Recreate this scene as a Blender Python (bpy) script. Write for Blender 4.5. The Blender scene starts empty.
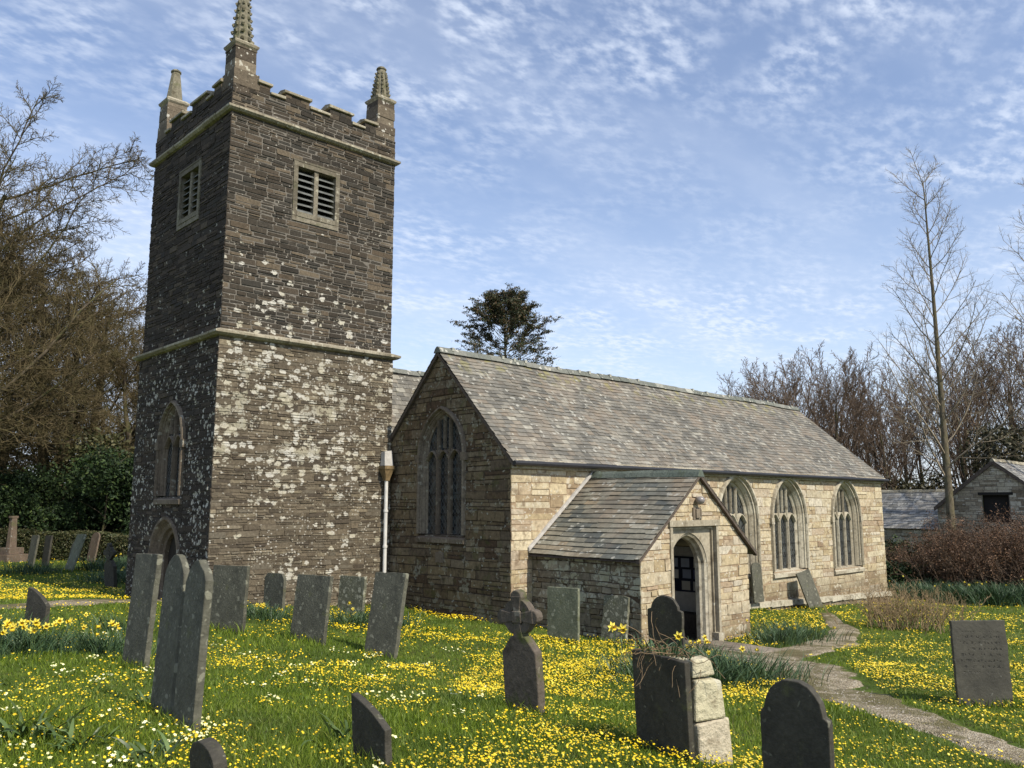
import bpy, bmesh, math, random
import numpy as np
from mathutils import Vector, Matrix, Euler
from mathutils.geometry import tessellate_polygon

S = bpy.context.scene
COL = S.collection
R = math.radians
random.seed(7)
rng = np.random.default_rng(7)

# ------------------------------------------------------------------ camera, sky, sun, exposure
cd = bpy.data.cameras.new("camera"); cam = bpy.data.objects.new("camera", cd); COL.objects.link(cam)
cam.location = (0, 0, 3.0)
cam.rotation_euler = (R(90 + 8.225), 0, R(46.087 - 90))
cd.sensor_width = 36; cd.lens = 831.5 / 1024 * 36
cd.clip_start = .1; cd.clip_end = 3000
S.camera = cam

SUN_AZ = 2.0      # degrees east of south
SUN_EL = 44.0
sd = bpy.data.lights.new("sun", 'SUN'); sun = bpy.data.objects.new("sun", sd); COL.objects.link(sun)
sd.energy = 5.0; sd.angle = R(.55); sd.color = (1.0, .92, .78)
_az = R(SUN_AZ); _el = R(SUN_EL)
to_sun = Vector((math.sin(_az) * math.cos(_el), -math.cos(_az) * math.cos(_el), math.sin(_el)))
sun.rotation_euler = to_sun.to_track_quat('Z', 'Y').to_euler()
sun.location = (20, -30, 40)

W = bpy.data.worlds.new("World"); S.world = W; W.use_nodes = True
nt = W.node_tree; nt.nodes.clear()
def wn(t, **k):
    n = nt.nodes.new(t)
    for a, b in k.items(): setattr(n, a, b)
    return n
def wl(a, b): nt.links.new(a, b)
def wmath(op, a, b=None, clamp=False):
    n = wn('ShaderNodeMath', operation=op, use_clamp=clamp)
    for i, v in enumerate((a, b)):
        if v is None: continue
        if isinstance(v, (int, float)): n.inputs[i].default_value = v
        else: wl(v, n.inputs[i])
    return n.outputs[0]
sky = wn('ShaderNodeTexSky', sky_type='NISHITA'); sky.sun_disc = False
sky.sun_elevation = R(SUN_EL); sky.sun_rotation = R(180 - SUN_AZ)
sky.air_density = 1.0; sky.dust_density = .6; sky.ozone_density = 1.6
tc = wn('ShaderNodeTexCoord'); sx = wn('ShaderNodeSeparateXYZ'); wl(tc.outputs['Generated'], sx.inputs[0])
zz = wmath('MAXIMUM', sx.outputs[2], 0.0); den = wmath('ADD', zz, .13)
cx = wmath('DIVIDE', sx.outputs[0], den); cy = wmath('DIVIDE', sx.outputs[1], den)
cb = wn('ShaderNodeCombineXYZ'); wl(cx, cb.inputs[0]); wl(cy, cb.inputs[1])
def wnoise(scale, detail, rough, dist=0, loc=(0,0,0), sc=(1,1,1), rot=0):
    m = wn('ShaderNodeMapping'); m.inputs['Location'].default_value = loc; m.inputs['Scale'].default_value = sc
    m.inputs['Rotation'].default_value = (0,0,rot)
    wl(cb.outputs[0], m.inputs[0])
    n = wn('ShaderNodeTexNoise'); n.inputs['Scale'].default_value = scale; n.inputs['Detail'].default_value = detail
    n.inputs['Roughness'].default_value = rough; n.inputs['Distortion'].default_value = dist
    wl(m.outputs[0], n.inputs['Vector']); return n.outputs['Fac']
def wrange(v, a, b, c=0., d=1.):
    n = wn('ShaderNodeMapRange', interpolation_type='SMOOTHSTEP'); wl(v, n.inputs[0])
    for i, q in enumerate((a, b, c, d)): n.inputs[i + 1].default_value = q
    return n.outputs[0]
puff = wmath('MULTIPLY', wrange(wnoise(21, 3, .55, .0, sc=(1, 1.6, 1), rot=.9), .34, .74), wrange(wnoise(5, 3, .55, .1, loc=(5,5,0)), .30, .68))
bank = wrange(wnoise(.85, 2, .5, .2, loc=(3.1, 1.7, 0)), .36, .62)
veil = wrange(wnoise(2.0, 5, .5, .2, loc=(7, 2, 0), sc=(.55, 1.5, 1), rot=.35), .38, .75)
c1 = wmath('MULTIPLY', puff, wmath('ADD', wmath('MULTIPLY', bank, .50), .18))
c2 = wmath('ADD', c1, wmath('MULTIPLY', veil, .16))
hz = wrange(zz, .02, .45, .38, .0)
side = wmath('ADD', wmath('MULTIPLY', sx.outputs[0], -.72), wmath('MULTIPLY', sx.outputs[1], .69))   # whiter bank of cloud low in the north-west
side = wmath('MULTIPLY', wrange(side, .15, .60), wrange(zz, .10, .50, .42, 0))
c3 = wmath('MINIMUM', wmath('ADD', wmath('ADD', wmath('ADD', c2, hz), side), .13), .80)
mx = wn('ShaderNodeMixRGB'); wl(c3, mx.inputs[0]); 
gain = wn('ShaderNodeMixRGB', blend_type='MULTIPLY'); gain.inputs[0].default_value = 1; wl(sky.outputs[0], gain.inputs[1]); gain.inputs[2].default_value = (1.12, 1.14, 1.24, 1)
wl(gain.outputs[0], mx.inputs[1]); mx.inputs[2].default_value = (6.0, 6.6, 7.7, 1)
bg = wn('ShaderNodeBackground'); wl(mx.outputs[0], bg.inputs[0]); bg.inputs[1].default_value = .136
ow = wn('ShaderNodeOutputWorld'); wl(bg.outputs[0], ow.inputs[0])

S.view_settings.view_transform = 'Standard'; S.view_settings.look = 'None'
S.view_settings.exposure = 0.1; S.view_settings.gamma = 1.0; S.view_settings.use_curve_mapping = False
S.render.engine = 'CYCLES'
S.cycles.max_bounces = 5; S.cycles.diffuse_bounces = 3; S.cycles.transparent_max_bounces = 6

# ------------------------------------------------------------------ mesh helpers
class MB:
    """collects faces with a per-face tint, builds ONE mesh object"""
    def __init__(s): s.v = []; s.f = []; s.t = []; s.m = []
    def add(s, verts, faces, tint=.5, mat=0):
        o = len(s.v); s.v.extend([tuple(p) for p in verts])
        for f in faces: s.f.append(tuple(i + o for i in f)); s.t.append(tint); s.m.append(mat)
    def box(s, lo, hi, tint=.5, mat=0, M=None, jit=0):
        x0, y0, z0 = lo; x1, y1, z1 = hi
        vs = [Vector(p) for p in ((x0,y0,z0),(x1,y0,z0),(x1,y1,z0),(x0,y1,z0),(x0,y0,z1),(x1,y0,z1),(x1,y1,z1),(x0,y1,z1))]
        if jit: vs = [v + Vector([random.uniform(-jit, jit) for _ in range(3)]) for v in vs]
        if M is not None: vs = [M @ v for v in vs]
        s.add(vs, [(0,3,2,1),(4,5,6,7),(0,1,5,4),(1,2,6,5),(2,3,7,6),(3,0,4,7)], tint, mat)
    def quad(s, a, b, c, d, tint=.5, mat=0): s.add([a, b, c, d], [(0,1,2,3)], tint, mat)
    def build(s, name, mats, parent=None, smooth=False, bevel=0):
        me = bpy.data.meshes.new(name); me.from_pydata(s.v, [], s.f)
        a = me.attributes.new('tint', 'FLOAT', 'FACE'); a.data.foreach_set('value', s.t)
        if not isinstance(mats, (list, tuple)): mats = [mats]
        for m in mats: me.materials.append(m)
        me.polygons.foreach_set('material_index', s.m)
        if smooth: me.polygons.foreach_set('use_smooth', [True] * len(s.f))
        me.update()
        return link(name, me, parent, bevel)
WL = {}                       # world location of parents (children are built in world space)
def link(name, me, parent=None, bevel=0):
    o = bpy.data.objects.new(name, me); COL.objects.link(o)
    if parent is not None:
        o.parent = parent
        o.location = -WL.get(parent.name, Vector())
        WL[o.name] = Vector()
    if bevel:
        b = o.modifiers.new('bevel', 'BEVEL'); b.width = bevel; b.segments = 2; b.limit_method = 'ANGLE'
    return o
def fast_mesh(name, co, faces, tint=None, mat=None, parent=None, smooth=False):
    """co (n,3) float array, faces (m,k) int array"""
    me = bpy.data.meshes.new(name); n, (m, k) = len(co), faces.shape
    me.vertices.add(n); me.vertices.foreach_set('co', np.ascontiguousarray(co, dtype=np.float32).ravel())
    me.loops.add(m * k); me.loops.foreach_set('vertex_index', faces.astype(np.int32).ravel())
    me.polygons.add(m); me.polygons.foreach_set('loop_start', (np.arange(m) * k).astype(np.int32))
    me.update(calc_edges=True)
    if tint is not None:
        a = me.attributes.new('tint', 'FLOAT', 'FACE'); a.data.foreach_set('value', np.asarray(tint, dtype=np.float32))
    if smooth: me.polygons.foreach_set('use_smooth', np.ones(m, dtype=bool))
    if mat: me.materials.append(mat)
    return link(name, me, parent)
def tag(o, label=None, cat=None, group=None, kind=None):
    if label: o['label'] = label
    if cat: o['category'] = cat
    if group: o['group'] = group
    if kind: o['kind'] = kind
    return o
def empty(name, loc, label, cat, group=None, rot=(0,0,0), world_children=True):
    o = bpy.data.objects.new(name, None); COL.objects.link(o); o.location = loc; o.rotation_euler = rot
    if world_children: WL[o.name] = Vector(loc)
    return tag(o, label, cat, group)

# ------------------------------------------------------------------ material helpers
class NT:
    def __init__(s, name, rough=.9, spec=.25):
        s.mat = bpy.data.materials.new(name); s.mat.use_nodes = True; s.n = s.mat.node_tree
        s.b = s.n.nodes['Principled BSDF']; s.b.inputs['Roughness'].default_value = rough
        s.b.inputs['Specular IOR Level'].default_value = spec
        s.geo = s.n.nodes.new('ShaderNodeNewGeometry'); s.tc = s.n.nodes.new('ShaderNodeTexCoord')
        s.obj = s.tc.outputs['Object']; s.h = None
    def node(s, t, **k):
        n = s.n.nodes.new(t)
        for a, b in k.items(): setattr(n, a, b)
        return n
    def l(s, a, b): s.n.links.new(a, b)
    def set(s, sock, v):
        if isinstance(v, (int, float)): sock.default_value = v
        elif isinstance(v, (tuple, list)): sock.default_value = tuple(v) + ((1,) if len(v) == 3 and sock.type == 'RGBA' else ())
        else: s.l(v, sock)
    def math(s, op, a, b=0., clamp=False):
        n = s.node('ShaderNodeMath', operation=op, use_clamp=clamp); s.set(n.inputs[0], a); s.set(n.inputs[1], b); return n.outputs[0]
    def map(s, v, scale=(1,1,1), loc=(0,0,0), rot=(0,0,0)):
        n = s.node('ShaderNodeMapping'); s.l(v, n.inputs[0]); n.inputs['Scale'].default_value = scale
        n.inputs['Location'].default_value = loc; n.inputs['Rotation'].default_value = rot; return n.outputs[0]
    def noise(s, scale, detail=3, rough=.55, vec=None, dist=0, col=False):
        n = s.node('ShaderNodeTexNoise'); s.l(vec or s.obj, n.inputs['Vector']); n.inputs['Scale'].default_value = scale
        n.inputs['Detail'].default_value = detail; n.inputs['Roughness'].default_value = rough; n.inputs['Distortion'].default_value = dist
        return n.outputs['Color' if col else 'Fac']
    def rng(s, v, a, b, c=0., d=1.):
        n = s.node('ShaderNodeMapRange', interpolation_type='SMOOTHSTEP'); 
        for i, q in enumerate((v, a, b, c, d)): s.set(n.inputs[i], q)
        return n.outputs[0]
    def ramp(s, v, stops, const=False):
        n = s.node('ShaderNodeValToRGB'); s.l(v, n.inputs[0]); e = n.color_ramp.elements
        if const: n.color_ramp.interpolation = 'CONSTANT'
        while len(e) < len(stops): e.new(.5)
        for i, (p, c) in enumerate(stops): e[i].position = p; e[i].color = tuple(c) + (1,)
        return n.outputs[0]
    def mix(s, f, a, b, mode='MIX'):
        n = s.node('ShaderNodeMixRGB', blend_type=mode); s.set(n.inputs[0], f); s.set(n.inputs[1], a); s.set(n.inputs[2], b); return n.outputs[0]
    def tint(s):
        n = s.node('ShaderNodeAttribute', attribute_name='tint'); return n.outputs['Fac']
    def z(s):
        n = s.node('ShaderNodeSeparateXYZ'); s.l(s.geo.outputs['Position'], n.inputs[0]); return n.outputs[2]
    def warp(s, vec, scale, amt):
        c = s.noise(scale, 2, .5, vec, col=True)
        a = s.node('ShaderNodeVectorMath', operation='SUBTRACT'); s.l(c, a.inputs[0]); a.inputs[1].default_value = (.5,.5,.5)
        b = s.node('ShaderNodeVectorMath', operation='SCALE'); s.l(a.outputs[0], b.inputs[0]); b.inputs['Scale'].default_value = amt
        d = s.node('ShaderNodeVectorMath', operation='ADD'); s.l(vec, d.inputs[0]); s.l(b.outputs[0], d.inputs[1]); return d.outputs[0]
    def blobs(s, scale, dens, squash=1.0, vec=None, edge=.10, loc=(0,0,0), warp=.06, rmax=.52):
        """roundish patches: a share `dens` (socket or number) of the voronoi cells carries one"""
        v = s.map(s.warp(vec or s.obj, 9, warp), (1, 1, squash), loc)
        n = s.node('ShaderNodeTexVoronoi'); s.l(v, n.inputs['Vector']); n.inputs['Scale'].default_value = scale
        sp = s.node('ShaderNodeSeparateColor'); s.l(n.outputs['Color'], sp.inputs[0])
        r = s.math('MULTIPLY', s.math('SUBTRACT', dens, sp.outputs[0]), 1.6)
        r = s.math('MINIMUM', r, rmax)
        dd = s.math('SUBTRACT', r, n.outputs['Distance'])
        return s.rng(dd, -edge * .3, edge)
    def bump(s, h, dist=.01, strength=1.):
        n = s.node('ShaderNodeBump'); n.inputs['Distance'].default_value = dist; n.inputs['Strength'].default_value = strength
        s.l(h, n.inputs['Height'])
        if s.h: s.l(s.h, n.inputs['Normal'])
        s.h = n.outputs[0]; s.l(s.h, s.b.inputs['Normal'])
    def done(s, col):
        s.set(s.b.inputs['Base Color'], col); return s.mat

def m_stone(name, stops, lichen=None, damp=0, lcol=(.52,.50,.44), vary=.35, stain=.3, staincol=(.03,.027,.02), moss=0, fine=18, bdist=.012, rough=.92, moss_z=None):
    s = NT(name, rough, .2)
    c = s.ramp(s.tint(), stops)
    n1 = s.noise(fine, 5, .65); n2 = s.noise(2.2, 4, .6)
    c = s.mix(1, c, s.ramp(n1, [(.25, (1 - vary,) * 3), (.75, (1 + vary,) * 3)]), 'MULTIPLY')
    c = s.mix(s.rng(s.noise(5, 4, .6, s.map(s.obj, (1,1,1), (4,1,2))), .5, .72, 0, stain), c, staincol)
    if damp:     # dirt splashed up the foot of the wall
        c = s.mix(s.math('MULTIPLY', s.rng(s.math('ADD', s.z(), s.math('MULTIPLY', s.noise(1.7, 4, .6), -1.1)), -.75, .35, 1, 0), damp), c, (.10,.075,.045))
    if moss: 
        mk = s.math('MULTIPLY', s.rng(s.noise(3.5, 5, .65, s.map(s.obj, (1,1,1), (9,3,5))), .52, .68), moss)
        c = s.mix(mk, c, (.07,.085,.02))
    if lichen:
        for L in lichen:
            d = L.get('d')
            if 'z' in L:   # density changes with height up the wall
                d = s.node('ShaderNodeFloatCurve'); 
                zz = s.math('DIVIDE', s.z(), 14.); s.l(zz, d.inputs['Value'])
                cv = d.mapping.curves[0]
                pts = L['z']
                while len(cv.points) < len(pts): cv.points.new(.5, .5)
                for i, (a, b) in enumerate(pts): cv.points[i].location = (a / 14., b); cv.points[i].handle_type = 'VECTOR'
                d.mapping.update(); d = d.outputs[0]
                d = s.math('MULTIPLY', d, s.rng(s.noise(L.get('ps', .8), 3, .6, s.map(s.obj, (1,1,1), L.get('loc', (0,0,0)))), .36, .62, .25, 1.25))
            mk = s.blobs(L['s'], d, L.get('sq', 1.3), loc=L.get('loc', (0,0,0)), warp=L.get('w', .06), rmax=L.get('r', .5))
            mk = s.math('MULTIPLY', mk, s.rng(s.noise(30, 3, .6), .28, .5, .45, 1.))
            lc = L.get('c', lcol); lc = s.mix(s.rng(s.noise(2.6, 4, .6, s.map(s.obj, (1,1,1), (8,8,1))), .42, .62), lc, tuple(q*w for q, w in zip(lc, (.86,.83,.73))))
            c = s.mix(s.math('MULTIPLY', mk, L.get('a', .9)), c, lc)
    s.bump(s.math('ADD', n1, s.math('MULTIPLY', n2, .8)), bdist)
    return s.done(c)
def m_flat(name, col, rough=.8, var=.15, scale=8, spec=.3, bump=0, metal=0):
    s = NT(name, rough, spec); n = s.noise(scale, 4, .6)
    c = s.mix(1, col, s.ramp(n, [(.3, (1 - var,) * 3), (.7, (1 + var,) * 3)]), 'MULTIPLY')
    s.b.inputs['Metallic'].default_value = metal
    if bump: s.bump(n, bump)
    return s.done(c)
import numpy as np
CTRL = np.array([  # x, y, height of the churchyard turf at surveyed spots
 (0,0,1.35),(-4,4,1.3),(4,-4,1.3),(-8,-8,1.2),(3.7,3.8,1.18),(1.2,6.0,1.2),(6.8,2.0,.85),
 (6.6,11.0,.72),(2.5,7.6,1.2),(3.0,10.4,1.12),(5.6,13.0,.85),(6.3,6.2,.92),(10.9,4.0,.55),
 (8.0,17.9,.82),(8.0,22.7,.64),(1.5,18,1.1),(12.9,17.9,.42),(12.5,15.6,.42),(12.9,13.3,.38),(13.6,10.3,.24),(17.6,10.3,.02),(18.2,13.3,-.05),
 (15.6,9.6,.03),(14,6,.35),(18,6,.05),(23,13.4,-.15),(28,13.4,-.4),(33,13.4,-.7),(24,8,-.25),(30,5,-.45),(36,12,-.9),(36,-2,-.5),(22,0,.1),(40,10,-.9),
 (8,32,.55),(12,40,.6),(2,40,.9),(-10,40,1.2),(-12,20,1.3),(30,30,-.3),(60,60,-.5),(60,10,-1.0),(60,-30,-1.0),(-40,60,1.5),(-40,0,1.2),(0,-40,1.2),(0,70,1.0),(40,-50,0)],float)
def _phi(r): return r**2*np.log(r+1e-9)
_n=len(CTRL)
_K=_phi(np.hypot(CTRL[:,None,0]-CTRL[None,:,0],CTRL[:,None,1]-CTRL[None,:,1]))+np.eye(_n)*.3
_P=np.c_[np.ones(_n),CTRL[:,:2]]
_W=np.linalg.solve(np.block([[_K,_P],[_P.T,np.zeros((3,3))]]),np.r_[CTRL[:,2],0,0,0])
def ground(x,y):
    x=np.asarray(x,float);y=np.asarray(y,float)
    s=1/np.maximum(1,np.hypot(x-12,y-14)/75); X=12+(x-12)*s; Y=14+(y-14)*s
    z=_W[_n]+_W[_n+1]*X+_W[_n+2]*Y
    for i in range(_n): z=z+_W[i]*_phi(np.hypot(X-CTRL[i,0],Y-CTRL[i,1]))
    return z+.035*np.sin(x*1.3+.6*y)*np.sin(y*1.1-.4*x)+.015*np.sin(x*3.1)*np.sin(y*2.7+x)
# ------------------------------------------------------------------ church materials
LT = [dict(s=2.6, sq=1.5, z=[(0,.30),(3,.20),(4.2,.50),(5.2,.62),(6.3,.50),(7.4,.26),(8.4,.08),(14,.0)], ps=.45, loc=(6,2,9), r=.5, a=.75, w=.55, c=(.44,.42,.35)),
      dict(s=4.6, sq=1.8, z=[(0,.55),(2,.40),(3.2,.50),(4.5,.80),(6,.76),(7.2,.60),(8,.42),(9.2,.30),(10.2,.10),(14,.12)], ps=.6, r=.50, a=.92, w=.15),
      dict(s=15, sq=1.3, z=[(0,.55),(4,.55),(6.2,.5),(7.5,.3),(9.5,.22),(14,.2)], ps=1.6, loc=(3,1,2), r=.42, a=.8, w=.05, c=(.42,.40,.35))]
M_TOWER_UP = m_stone('slate_rubble_dark', [(0,(.030,.026,.021)),(.3,(.056,.045,.033)),(.55,(.040,.037,.031)),(.8,(.085,.065,.045)),(1,(.135,.108,.075))], LT, vary=.4)
M_TOWER_LO = m_stone('slate_rubble_brown', [(0,(.065,.053,.040)),(.3,(.105,.086,.060)),(.6,(.145,.118,.082)),(.85,(.12,.104,.078)),(1,(.21,.175,.12))], LT, vary=.42, stain=.65, staincol=(.06,.045,.03))
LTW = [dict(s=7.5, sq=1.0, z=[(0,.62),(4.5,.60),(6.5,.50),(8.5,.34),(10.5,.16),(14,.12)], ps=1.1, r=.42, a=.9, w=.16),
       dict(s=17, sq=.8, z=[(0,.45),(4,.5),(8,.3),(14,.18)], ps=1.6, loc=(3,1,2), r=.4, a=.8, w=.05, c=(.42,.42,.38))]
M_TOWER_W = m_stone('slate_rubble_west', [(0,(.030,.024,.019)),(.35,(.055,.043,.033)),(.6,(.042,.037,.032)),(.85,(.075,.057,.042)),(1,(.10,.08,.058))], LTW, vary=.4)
M_MORTAR_UP = m_stone('mortar_grey', [(0,(.155,.14,.118)),(1,(.155,.14,.118))], LT, vary=.3, bdist=.02)
M_MORTAR_LO = m_stone('mortar_brown', [(0,(.11,.09,.064)),(1,(.11,.09,.064))], LT, vary=.35, bdist=.02)
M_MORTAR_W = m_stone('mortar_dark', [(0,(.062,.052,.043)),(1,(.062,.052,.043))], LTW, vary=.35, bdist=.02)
LA = [dict(s=5.0, sq=1.3, d=.34, r=.5, a=.6, w=.25, c=(.56,.52,.42)), dict(s=14, sq=1.2, d=.34, loc=(2,5,1), r=.4, a=.75, c=(.56,.53,.46))]
BUFF = [(0,(.23,.165,.105)),(.12,(.36,.285,.17)),(.36,(.47,.39,.25)),(.52,(.41,.35,.245)),(.68,(.53,.46,.315)),(.84,(.32,.235,.15)),(1,(.50,.45,.35))]
M_BUFF = m_stone('buff_ashlar', BUFF, LA, damp=.6, vary=.36, stain=.7, staincol=(.15,.105,.065), fine=11)
M_MORTAR_BUFF = m_stone('mortar_buff', [(0,(.30,.22,.14)),(1,(.30,.22,.14))], LA, vary=.3, bdist=.02, stain=.4, staincol=(.12,.08,.05))
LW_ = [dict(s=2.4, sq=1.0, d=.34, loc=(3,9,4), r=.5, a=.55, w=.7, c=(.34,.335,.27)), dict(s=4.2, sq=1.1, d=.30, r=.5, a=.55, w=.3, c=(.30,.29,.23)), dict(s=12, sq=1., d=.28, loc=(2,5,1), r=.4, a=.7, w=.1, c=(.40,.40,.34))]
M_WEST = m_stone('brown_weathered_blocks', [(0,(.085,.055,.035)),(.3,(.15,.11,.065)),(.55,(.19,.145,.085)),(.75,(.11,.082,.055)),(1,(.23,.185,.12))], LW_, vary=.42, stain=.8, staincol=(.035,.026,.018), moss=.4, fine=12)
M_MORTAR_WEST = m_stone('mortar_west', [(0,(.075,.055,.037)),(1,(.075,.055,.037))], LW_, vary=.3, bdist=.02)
M_DRESS = m_stone('dressed_granite', [(0,(.27,.235,.17)),(.5,(.36,.32,.24)),(1,(.45,.41,.315))], [dict(s=11, sq=1., d=.3, r=.42, a=.6, w=.15, c=(.55,.53,.46))], vary=.3, stain=.7, staincol=(.12,.095,.06), fine=16, bdist=.006)
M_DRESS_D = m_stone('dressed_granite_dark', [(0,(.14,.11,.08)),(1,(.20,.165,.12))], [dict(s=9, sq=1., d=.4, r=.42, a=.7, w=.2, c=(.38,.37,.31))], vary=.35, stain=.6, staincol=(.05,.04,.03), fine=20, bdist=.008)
M_STRING = m_stone('string_stone', [(0,(.24,.21,.15)),(1,(.34,.305,.23))], [dict(s=8, sq=1., d=.5, r=.5, a=.8, w=.2, c=(.5,.48,.40))], vary=.3, stain=.6, staincol=(.08,.06,.04), moss=.15)
def slate_mat(name, stops, yellow=0, lich=.25):
    s = NT(name, .62, .35); c = s.ramp(s.tint(), stops)
    n1 = s.noise(9, 5, .65); n2 = s.noise(1.1, 4, .65)
    c = s.mix(1, c, s.ramp(n1, [(.25,(.68,)*3),(.75,(1.3,)*3)]), 'MULTIPLY')
    c = s.mix(s.rng(n2, .48, .66, 0, .62), c, (.085,.08,.065))
    c = s.mix(s.rng(s.noise(.8, 3, .6, s.map(s.obj, (1,1,1), (5,5,5))), .5, .7, 0, .4), c, (.23,.18,.13))
    mk = s.blobs(6.5, lich, 1., warp=.2, rmax=.4)
    c = s.mix(s.math('MULTIPLY', mk, .6), c, (.44,.43,.37))
    if yellow:
        zz = s.rng(s.z(), yellow - .8, yellow, 0, 1)
        mk = s.math('MULTIPLY', s.blobs(3.2, .6, 1., warp=.3, loc=(1,7,2)), zz)
        c = s.mix(s.math('MULTIPLY', mk, .5), c, (.30,.27,.07))
    s.bump(n1, .006); return s.done(c)
M_SLATE = slate_mat('roof_slate', [(0,(.10,.094,.078)),(.3,(.16,.15,.125)),(.6,(.20,.186,.152)),(.85,(.175,.145,.108)),(1,(.29,.275,.225))], yellow=6.8, lich=.34)
M_SLATE_P = slate_mat('porch_slate', [(0,(.065,.072,.068)),(.22,(.125,.13,.11)),(.42,(.175,.16,.12)),(.62,(.215,.205,.16)),(.82,(.225,.18,.12)),(1,(.31,.30,.245))], lich=.4)
M_RIDGE = m_stone('ridge_tile', [(0,(.13,.14,.12)),(.6,(.19,.19,.165)),(1,(.36,.36,.31))], [dict(s=8, sq=1., d=.4, r=.45, a=.7, w=.2)], vary=.3)
M_RIDGE_P = m_stone('green_ridge_tile', [(0,(.10,.12,.10)),(1,(.16,.18,.15))], None, vary=.3, moss=.4)
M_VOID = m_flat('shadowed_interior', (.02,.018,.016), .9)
M_LEAD = m_flat('lead_flashing', (.42,.40,.37), .7, .2)
M_TIMBER = m_flat('weathered_timber', (.09,.07,.055), .8, .35, 14, bump=.004)
M_WHITE = m_flat('white_paint', (.60,.585,.55), .55, .12, 5)
M_PLASTER = m_flat('whitewash', (.62,.60,.55), .9, .12)
M_HOPPER = m_flat('rusty_iron', (.20,.14,.07), .7, .4, 12)
M_IRON = m_flat('dark_iron', (.025,.025,.027), .5, .2)
def glass_mat():
    s = NT('leaded_glass', .18, .6)
    v = s.map(s.obj, (1,1,1)); x = s.node('ShaderNodeSeparateXYZ'); s.l(v, x.inputs[0])
    h = s.math('ADD', x.outputs[0], x.outputs[1])      # runs along whichever wall the window stands in
    a = s.math('ADD', s.math('MULTIPLY', h, 8.5), s.math('MULTIPLY', x.outputs[2], 6.)); b = s.math('SUBTRACT', s.math('MULTIPLY', h, 8.5), s.math('MULTIPLY', x.outputs[2], 6.))
    def line(q): return s.math('ABSOLUTE', s.math('SUBTRACT', s.math('FRACT', q), .5))
    d = s.math('MINIMUM', line(a), line(b)); bar = s.rng(d, .05, .11, 1, 0)
    cell = s.node('ShaderNodeTexWhiteNoise', noise_dimensions='2D'); cc = s.node('ShaderNodeCombineXYZ')
    s.l(s.math('FLOOR', s.math('ADD', a, .5)), cc.inputs[0]); s.l(s.math('FLOOR', s.math('ADD', b, .5)), cc.inputs[1]); s.l(cc.outputs[0], cell.inputs['Vector'])
    c = s.ramp(cell.outputs['Value'], [(0,(.010,.012,.014)),(.6,(.022,.027,.03)),(1,(.06,.07,.07))])
    c = s.mix(bar, c, (.065,.065,.06)); s.set(s.b.inputs['Roughness'], s.math('ADD', s.math('MULTIPLY', bar, .4), .15))
    s.bump(s.math('ADD', bar, s.math('MULTIPLY', cell.outputs['Value'], .4)), .01); return s.done(c)
M_GLASS = glass_mat()

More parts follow.
